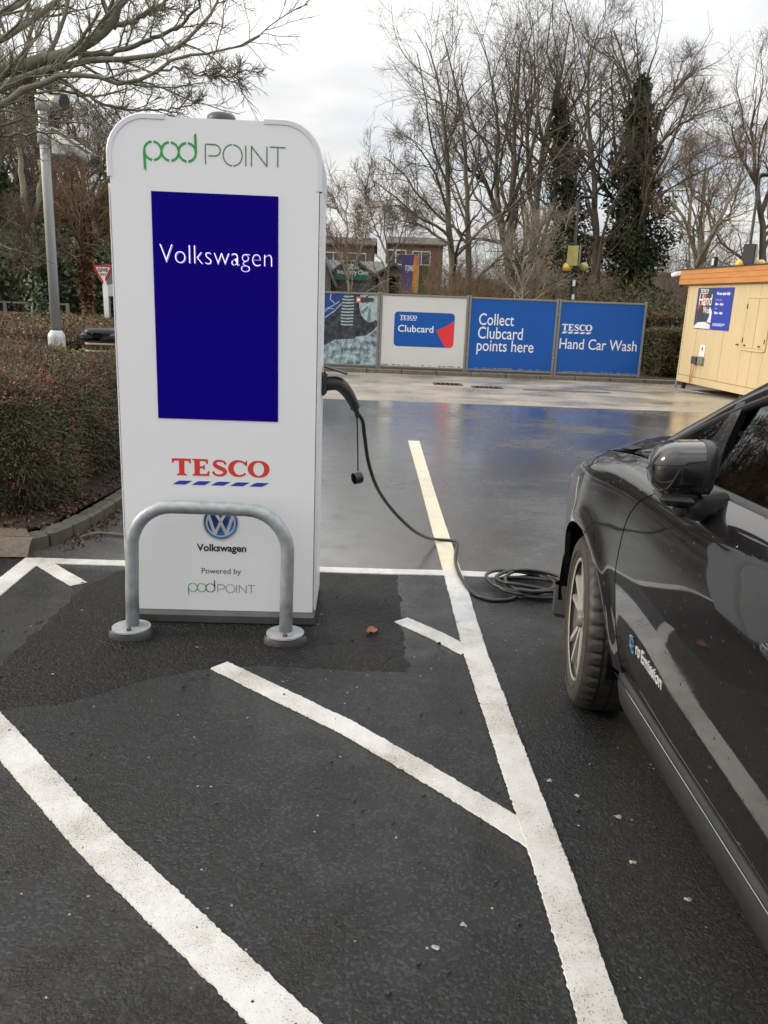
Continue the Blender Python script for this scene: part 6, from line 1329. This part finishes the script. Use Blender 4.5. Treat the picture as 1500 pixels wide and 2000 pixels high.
# ================================================================== BUILDINGS BEYOND
m_brick = mat('distant brick', (.23, .12, .075), .85, col2=(.16, .085, .055), vs=1.2, vd=8); m_tile = mat('distant roof tile', (.085, .065, .055), .8, col2=(.055, .045, .04), vs=1.5, vd=6)
m_shed = mat('weathered boarding', (.24, .225, .20), .8, col2=(.13, .12, .105), vs=3, vd=6, stretch=(2, 2, .3)); m_corr = mat('corrugated roof', (.13, .132, .135), .8, col2=(.085, .088, .09), vs=2, stretch=(3, .3, .3)); m_win = mat('window glass', (.05, .06, .07), .1); m_wf = mat('window frame', (.7, .7, .68), .5)
m_vet = mat('green sign board', (.005, .155, .095), .5)
def gable_house(name, label, cat, c, w, d, h, rh, wallm, roofm, ridge='x', wins=(), group=None, over=.25):
    x, y, z = c; t = thing(name, label, cat, c, group=group)
    b = B(); b.box((x, y, z + h / 2), (w, d, h)); 
    if ridge == 'x': b.add([(x - w / 2, y - d / 2, z + h), (x - w / 2, y + d / 2, z + h), (x - w / 2, y, z + h + rh), (x + w / 2, y - d / 2, z + h), (x + w / 2, y + d / 2, z + h), (x + w / 2, y, z + h + rh)], [(0, 2, 1), (3, 4, 5)])
    else: b.add([(x - w / 2, y - d / 2, z + h), (x + w / 2, y - d / 2, z + h), (x, y - d / 2, z + h + rh)], [(0, 1, 2)])
    wall = b.build('wall', wallm, t)
    for s in (-1, 1):
        b = B()
        if ridge == 'x':
            P = [(x - w / 2 - over, y + s * (d / 2 + over), z + h - rh * over / (d / 2)), (x + w / 2 + over, y + s * (d / 2 + over), z + h - rh * over / (d / 2)), (x + w / 2 + over, y, z + h + rh), (x - w / 2 - over, y, z + h + rh)]
        else:
            P = [(x + s * (w / 2 + over), y - d / 2 - over, z + h - rh * over / (w / 2)), (x + s * (w / 2 + over), y + d / 2 + over, z + h - rh * over / (w / 2)), (x, y + d / 2 + over, z + h + rh), (x, y - d / 2 - over, z + h + rh)]
        P = np.array(P); b.add(np.concatenate([P + (0, 0, .14), P + (0, 0, .005)]), [(0, 1, 2, 3), (7, 6, 5, 4), (0, 4, 5, 1), (1, 5, 6, 2), (3, 2, 6, 7), (0, 3, 7, 4)]); b.build('roof', roofm, t)
    for wx, wz_, ww, wh in wins:
        b = B(); b.box((wx, y - d / 2 - .015, wz_), (ww, .07, wh)); wf = b.build('window', m_wf, t)
        for k in (-1, 1): b = B(); b.box((wx + k * ww * .24, y - d / 2 - .055, wz_), (ww * .42, .012, wh * .84)); b.build('pane', m_win, wf)
    return t, wall
p, q = at(560, 455, 66), at(729, 455, 66); zr = p[2]
gable_house('brick_house', 'long brick house with a dark roof, far behind beside the kiosk', 'house', ((p[0] + q[0]) / 2, 69, 0), q[0] - p[0], 7, zr - .8, .8, m_brick, m_tile, wins=[(p[0] + (q[0] - p[0]) * k, zr - 1.9, 1.5, 1.1) for k in (.3, .55, .82)], group='brick houses on the skyline')
p, q = at(762, 455, 66), at(868, 455, 66)
gable_house('brick_house', 'brick house with white framed window, far behind the banner', 'house', ((p[0] + q[0]) / 2, 70, 0), q[0] - p[0], 7, p[2] - .8, .8, m_brick, m_tile, wins=[(p[0] + (q[0] - p[0]) * .12, p[2] - 1.8, 1.7, 1.2), (p[0] + (q[0] - p[0]) * .6, p[2] - 1.8, 1.5, 1.1)], group='brick houses on the skyline')
p, q = at(1165, 480, 62), at(1210, 480, 62)
gable_house('brick_house', 'brick house glimpsed between the two ivy covered trees', 'house', ((p[0] + q[0]) / 2, 66, 0), 8, 7, p[2] - .6, 1.6, m_brick, m_tile, wins=[(p[0] + 1.2, p[2] - 1.8, 1.2, 1.1)], group='brick houses on the skyline')
# vet clinic
Yv = 40
p, q = at(600, 497, Yv), at(738, 497, Yv); t_, wl = gable_house('timber_shed', 'long grey boarded shed with a corrugated roof behind the green sign', 'building', ((p[0] + q[0]) / 2, Yv + 5, 0), q[0] - p[0], 6, p[2] - .75, .75, m_shed, m_corr, group='grey garden centre sheds')
a, c, pk = at(640, 530, Yv - 1), at(735, 530, Yv - 1), at(688, 505, Yv - 1)
t_, wl = gable_house('clinic_porch', 'gabled clinic porch with a green sign in its gable, beside the kiosk', 'building', ((a[0] + c[0]) / 2, Yv + .5, 0), c[0] - a[0], 3, a[2] - .25, pk[2] - a[2] + .25, m_shed, m_corr, ridge='y')
CS = thing('clinic_sign', 'green veterinary clinic sign with white lettering in the porch gable', 'sign', tuple(pk)); yv = Yv - 1.36
l_, r_ = at(652, 540, yv), at(725, 546, yv); bz = at(690, 547, yv)[2]; apx = at(689, 516, yv)
b = B(); b.flat([(l_[0], bz), (r_[0], bz), (r_[0], bz + .25), (apx[0], apx[2]), (l_[0], bz + .25)], (0, yv, 0), (1, 0, 0), (0, 0, 1), depth=.04); b.build('board', m_vet, CS)
b = B(); VO = dict(o=(0, yv, 0), ux=(1, 0, 0), uy=(0, 0, 1)); text(b, 'Veterinary Clinic', l_[0] + .12, bz + .20, w=(r_[0] - l_[0]) * .86, h=.26, off=.006, bold=.02, **VO); text(b, "St John's", l_[0] + (r_[0] - l_[0]) * .30, bz + .46, w=(r_[0] - l_[0]) * .36, h=.20, off=.006, bold=.02, **VO)
text(b, 'pets of all kinds', l_[0] + .3, bz + .06, w=(r_[0] - l_[0]) * .6, h=.09, off=.006, **VO) if False else None
V, fs = ribbon(ell(apx[0], bz + .78, .24, .12, 24), .03, True); put2d(b, V, fs, off=.006, **VO); V, fs = ribbon(ell(apx[0], bz + .78, .09, .09, 16), .03, True); put2d(b, V, fs, off=.007, **VO); b.build('lettering', m_bwl, CS)
b = B(); x0_, x1_ = at(675, 560, yv)[0], at(722, 560, yv)[0]; b.box(((x0_ + x1_) / 2, yv + .33, 1.2), (x1_ - x0_, .05, 2.3)); b.build('door', mat('dark red door', (.09, .03, .028), .6), t_)
b = B(); x0_, x1_ = at(640, 560, yv)[0], at(664, 560, yv)[0]; b.box(((x0_ + x1_) / 2, yv + .33, 1.5), (x1_ - x0_, .05, 2.0)); b.build('brick_panel', m_brick, t_)
a, c, pk = at(739, 535, Yv - 2), at(800, 535, Yv - 2), at(776, 518, Yv - 2)
t_, wl = gable_house('timber_shed', 'grey boarded gable shed with an open doorway left of the banner', 'building', ((a[0] + c[0]) / 2, Yv + 1, 0), c[0] - a[0], 5, a[2], pk[2] - a[2], m_shed, m_corr, ridge='y', group='grey garden centre sheds')
x0_, x1_ = at(758, 560, Yv - 1.6)[0], at(779, 560, Yv - 1.6)[0]; zt_ = at(768, 540, Yv - 1.6)[2]; b = B(); b.box(((x0_ + x1_) / 2, Yv - 1.54, zt_ / 2), (x1_ - x0_, .06, zt_)); b.build('doorway', m_dark, t_)  # near-black slab on the wall paints the shade inside the opening
a, c = at(612, 535, 38), at(648, 535, 38); gable_house('open_shelter', 'small open shelter with grey roof tight beside the kiosk', 'building', ((a[0] + c[0]) / 2, 39, 0), c[0] - a[0], 3, a[2] - .1, .9, m_shed, m_corr, ridge='y')
# garden centre glasshouses glimpsed through the trees
m_gh = mat('glasshouse panes', (.27, .30, .32), .4, col2=(.18, .21, .23), vs=.8); 
for i, (px, py, Y, w, lab) in enumerate(((955, 540, 47, 2.6, 'pale glasshouse glimpsed behind the broad forked tree'), (1208, 526, 52, 4, 'pale roofed building glimpsed between the ivy trunks and cabin'), (1312, 528, 54, 5, 'pale roofed building glimpsed behind the cabin end'), (215, 492, 44, 3, 'pale building glimpsed behind the give way sign'))):
    p = at(px, py, Y); t_, wl = gable_house('glasshouse', lab, 'building', (p[0], Y + 2.5, 0), w, 5, max(1.5, p[2] - .2), .9, m_gh if i else m_brick, m_gh, group='pale roofs beyond the trees')
# banner
Yb = 29.0; a, c = at(785.5, 499, Yb), at(817, 496, Yb); bb_ = at(787, 575, Yb)
BN = thing('banner', 'tall purple and orange garden centre banner above the white hoarding', 'banner', (a[0], Yb, 0)); bw, zt, zb = c[0] - a[0], a[2], .9; BO = dict(o=(a[0], Yb, 0), ux=(1, 0, 0), uy=(0, 0, 1))
b = B(); b.flat([(0, zb), (bw, zb), (bw, zt + .03), (0, zt)], off=0, depth=.012, **BO); cl = b.build('cloth', mat('purple cloth', (.075, .055, .19), .6, col2=(.10, .08, .23), vs=2), BN)
b = B(); b.flat([(bw * .70, zt - 1.25), (bw, zt - 1.3), (bw, zt + .025), (bw * .74, zt + .02)], off=.003, **BO); b.build('orange_flash', mat('orange flash', (.75, .16, .02), .6, col2=(.80, .42, .05), vs=2.2, wid=.15), cl)
b = B(); text(b, 'ST JOHNS', bw * .22, zt - .58, w=bw * .50, h=.26, off=.005, bold=.03, **BO); b.build('white_lettering', m_bwl, cl)
b = B()
for i, s_ in enumerate(('For the', 'complete', 'gardening', 'experience')): text(b, s_, bw * .18, zt - 1.36 - i * .33, w=bw * (.34 if i == 0 else .44), h=.20, off=.005, bold=.03, **BO)
b.build('yellow_lettering', mat('yellow print', (.72, .42, .04), .6), cl)
b = B(); b.tube([(a[0] - .35, Yb + .04, zt + .02), (c[0] + .45, Yb + .04, zt + .06)], .025, 6); b.tube([(c[0] + .03, Yb + .04, 0), (c[0] + .03, Yb + .04, zt + .1)], .03, 6); b.build('pole', m_frame, BN)
q = at(826, 520, Yb + .3); OB = thing('olive_board', 'plain olive green board standing right behind the banner', 'board', (q[0], Yb + .3, 0)); b = B(); b.box((q[0], Yb + .3, q[2] / 2), (at(831, 520, Yb)[0] - at(817, 520, Yb)[0] + .1, .05, q[2])); b.build('board', mat('olive paint', (.10, .10, .02), .6), OB)

# wooded slope at the skyline
rg = np.random.default_rng(77)
HL_ = thing('hillside', None, None); HL_['kind'] = 'structure'
b = B(); xs = np.linspace(-160, 160, 60); b.grid([[(x, 120 + 60 * k, [-.5, 4.0 + 1.8 * math.sin(x * .05) + .9 * math.sin(x * .17 + 1) + (2.5 if x < -20 else 0), 6.5 + 1.8 * math.sin(x * .05)][k]) for k in range(3)] for x in xs], flip=True); b.build('slope', mat('wooded slope', (.055, .045, .030), .95, col2=(.032, .028, .018), vs=.25, vd=8, bump=1.0, bs=.6, bdist=1.5), HL_)

# ================================================================== SMALL THINGS ON THE GROUND
LF = thing('fallen_leaf', 'curled brown dead leaf on the black patch right of the hoop', 'leaf', (-.032, 3.26, .01))
b = B(); G = [[(-.032 + .022 * u * (1 - abs(v) * .5) + .02 * v, 3.26 + .030 * v - .01 * u, .014 + .010 * u * u + .006 * math.sin(v * 4)) for u in (-1, -.4, .3, 1)] for v in np.linspace(-1, 1, 7)]; b.grid(G); b.build('blade', mat('dead leaf', (.22, .085, .035), .7), LF)
b = B(); b.tube([(-.052, 3.23, .012), (-.066, 3.214, .012)], .0015, 4); b.build('stalk', m_barkr, LF)
m_drop = mat('bird dropping', (.42, .42, .38), .8, col2=(.16, .16, .14), vs=90)
for i, (x, y) in enumerate(((.223, 1.537), (.151, 1.467), (.544, 2.146), (.614, 2.071), (.709, 1.975), (.691, 1.78), (.788, 1.649))):
    r = np.random.default_rng(i); k = 13; a = np.sort(r.random(k)) * 2 * math.pi; rr = r.uniform(.004, .0115, k)
    b = B(); P = np.stack([np.cos(a) * rr * 1.2, np.sin(a) * rr], 1); V = np.concatenate([[[0, 0]], P]); b.add(np.c_[V + (x, y), np.where(np.arange(k + 1) == 0, .0085, .0055)], [(0, j + 1, (j + 1) % k + 1) for j in range(k)])
    tag(b.build('bird_dropping', m_drop), 'small pale bird dropping on the dark tarmac ' + ['between the two lowest stripes', 'lower left of its neighbour between stripes', 'just right of the long line', 'second nearest the front wheel', 'near the car sill, above the lower two', 'just below the stripe junction, toward car', 'farthest right, beside the car sill'][i], 'stain', 'pale spots on the tarmac')
rg = np.random.default_rng(55); V = []; Q = []
n = 230; x = rg.uniform(-1.7, 1.1, n); y = rg.uniform(1.25, 4.0, n); s_ = rg.uniform(.0016, .006, n) * (1 + .2 * y)
for i in range(n):
    if abs(x[i] - .74) < .25 and y[i] > 2: continue
    o = rg.normal(0, 1, (6, 3)); o = np.array([(1, 0, 0), (0, 1, 0), (-1, 0, 0), (0, -1, 0), (0, 0, .7), (0, 0, -.5)]) * rg.uniform(.6, 1.2, (6, 1)) * s_[i]; k = len(V) * 6; V.append(o + (x[i], y[i], .006 + s_[i] * .3)); Q.append(np.array([(0, 1, 4), (1, 2, 4), (2, 3, 4), (3, 0, 4), (1, 0, 5), (2, 1, 5), (3, 2, 5), (0, 3, 5)]) + k)
fastmesh('loose_grit', np.concatenate(V), np.concatenate(Q), mat('grit', (.05, .048, .045), .8, col2=(.015, .015, .015), vs=20), None, 'stuff')
# leaf litter along the planter kerb
n = 1500; x = np.concatenate([rg.normal(-1.84, .05, n // 3), rg.uniform(-3.2, -2.0, n - n // 3)]); y = np.concatenate([rg.uniform(4.3, 6.2, n // 3), rg.uniform(4.37, 5.2, n // 2), rg.uniform(4.6, 7, n - n // 3 - n // 2)])
x = np.where((x < -2.0) & (y > 4.75), rg.uniform(-2.12, -1.99, n), x); z = np.where(x < -1.97, .095, .008); z = z + rg.random(n) * .012
V, Q = leaves(rg, np.stack([x, y, z], 1), .028, up=3.0); fastmesh('leaf_litter', V, Q, m_dleaf, None, 'stuff')
ST = thing('broken_stick', 'broken dark stick lying in leaves against the planter kerb', 'stick', (-1.78, 4.62, .01)); b = B(); b.tube(catmull([(-1.85, 4.55, .012), (-1.78, 4.63, .022), (-1.70, 4.66, .014), (-1.60, 4.64, .012)], 4), [.009] * 13, 7); b.build('wood', m_bark, ST)
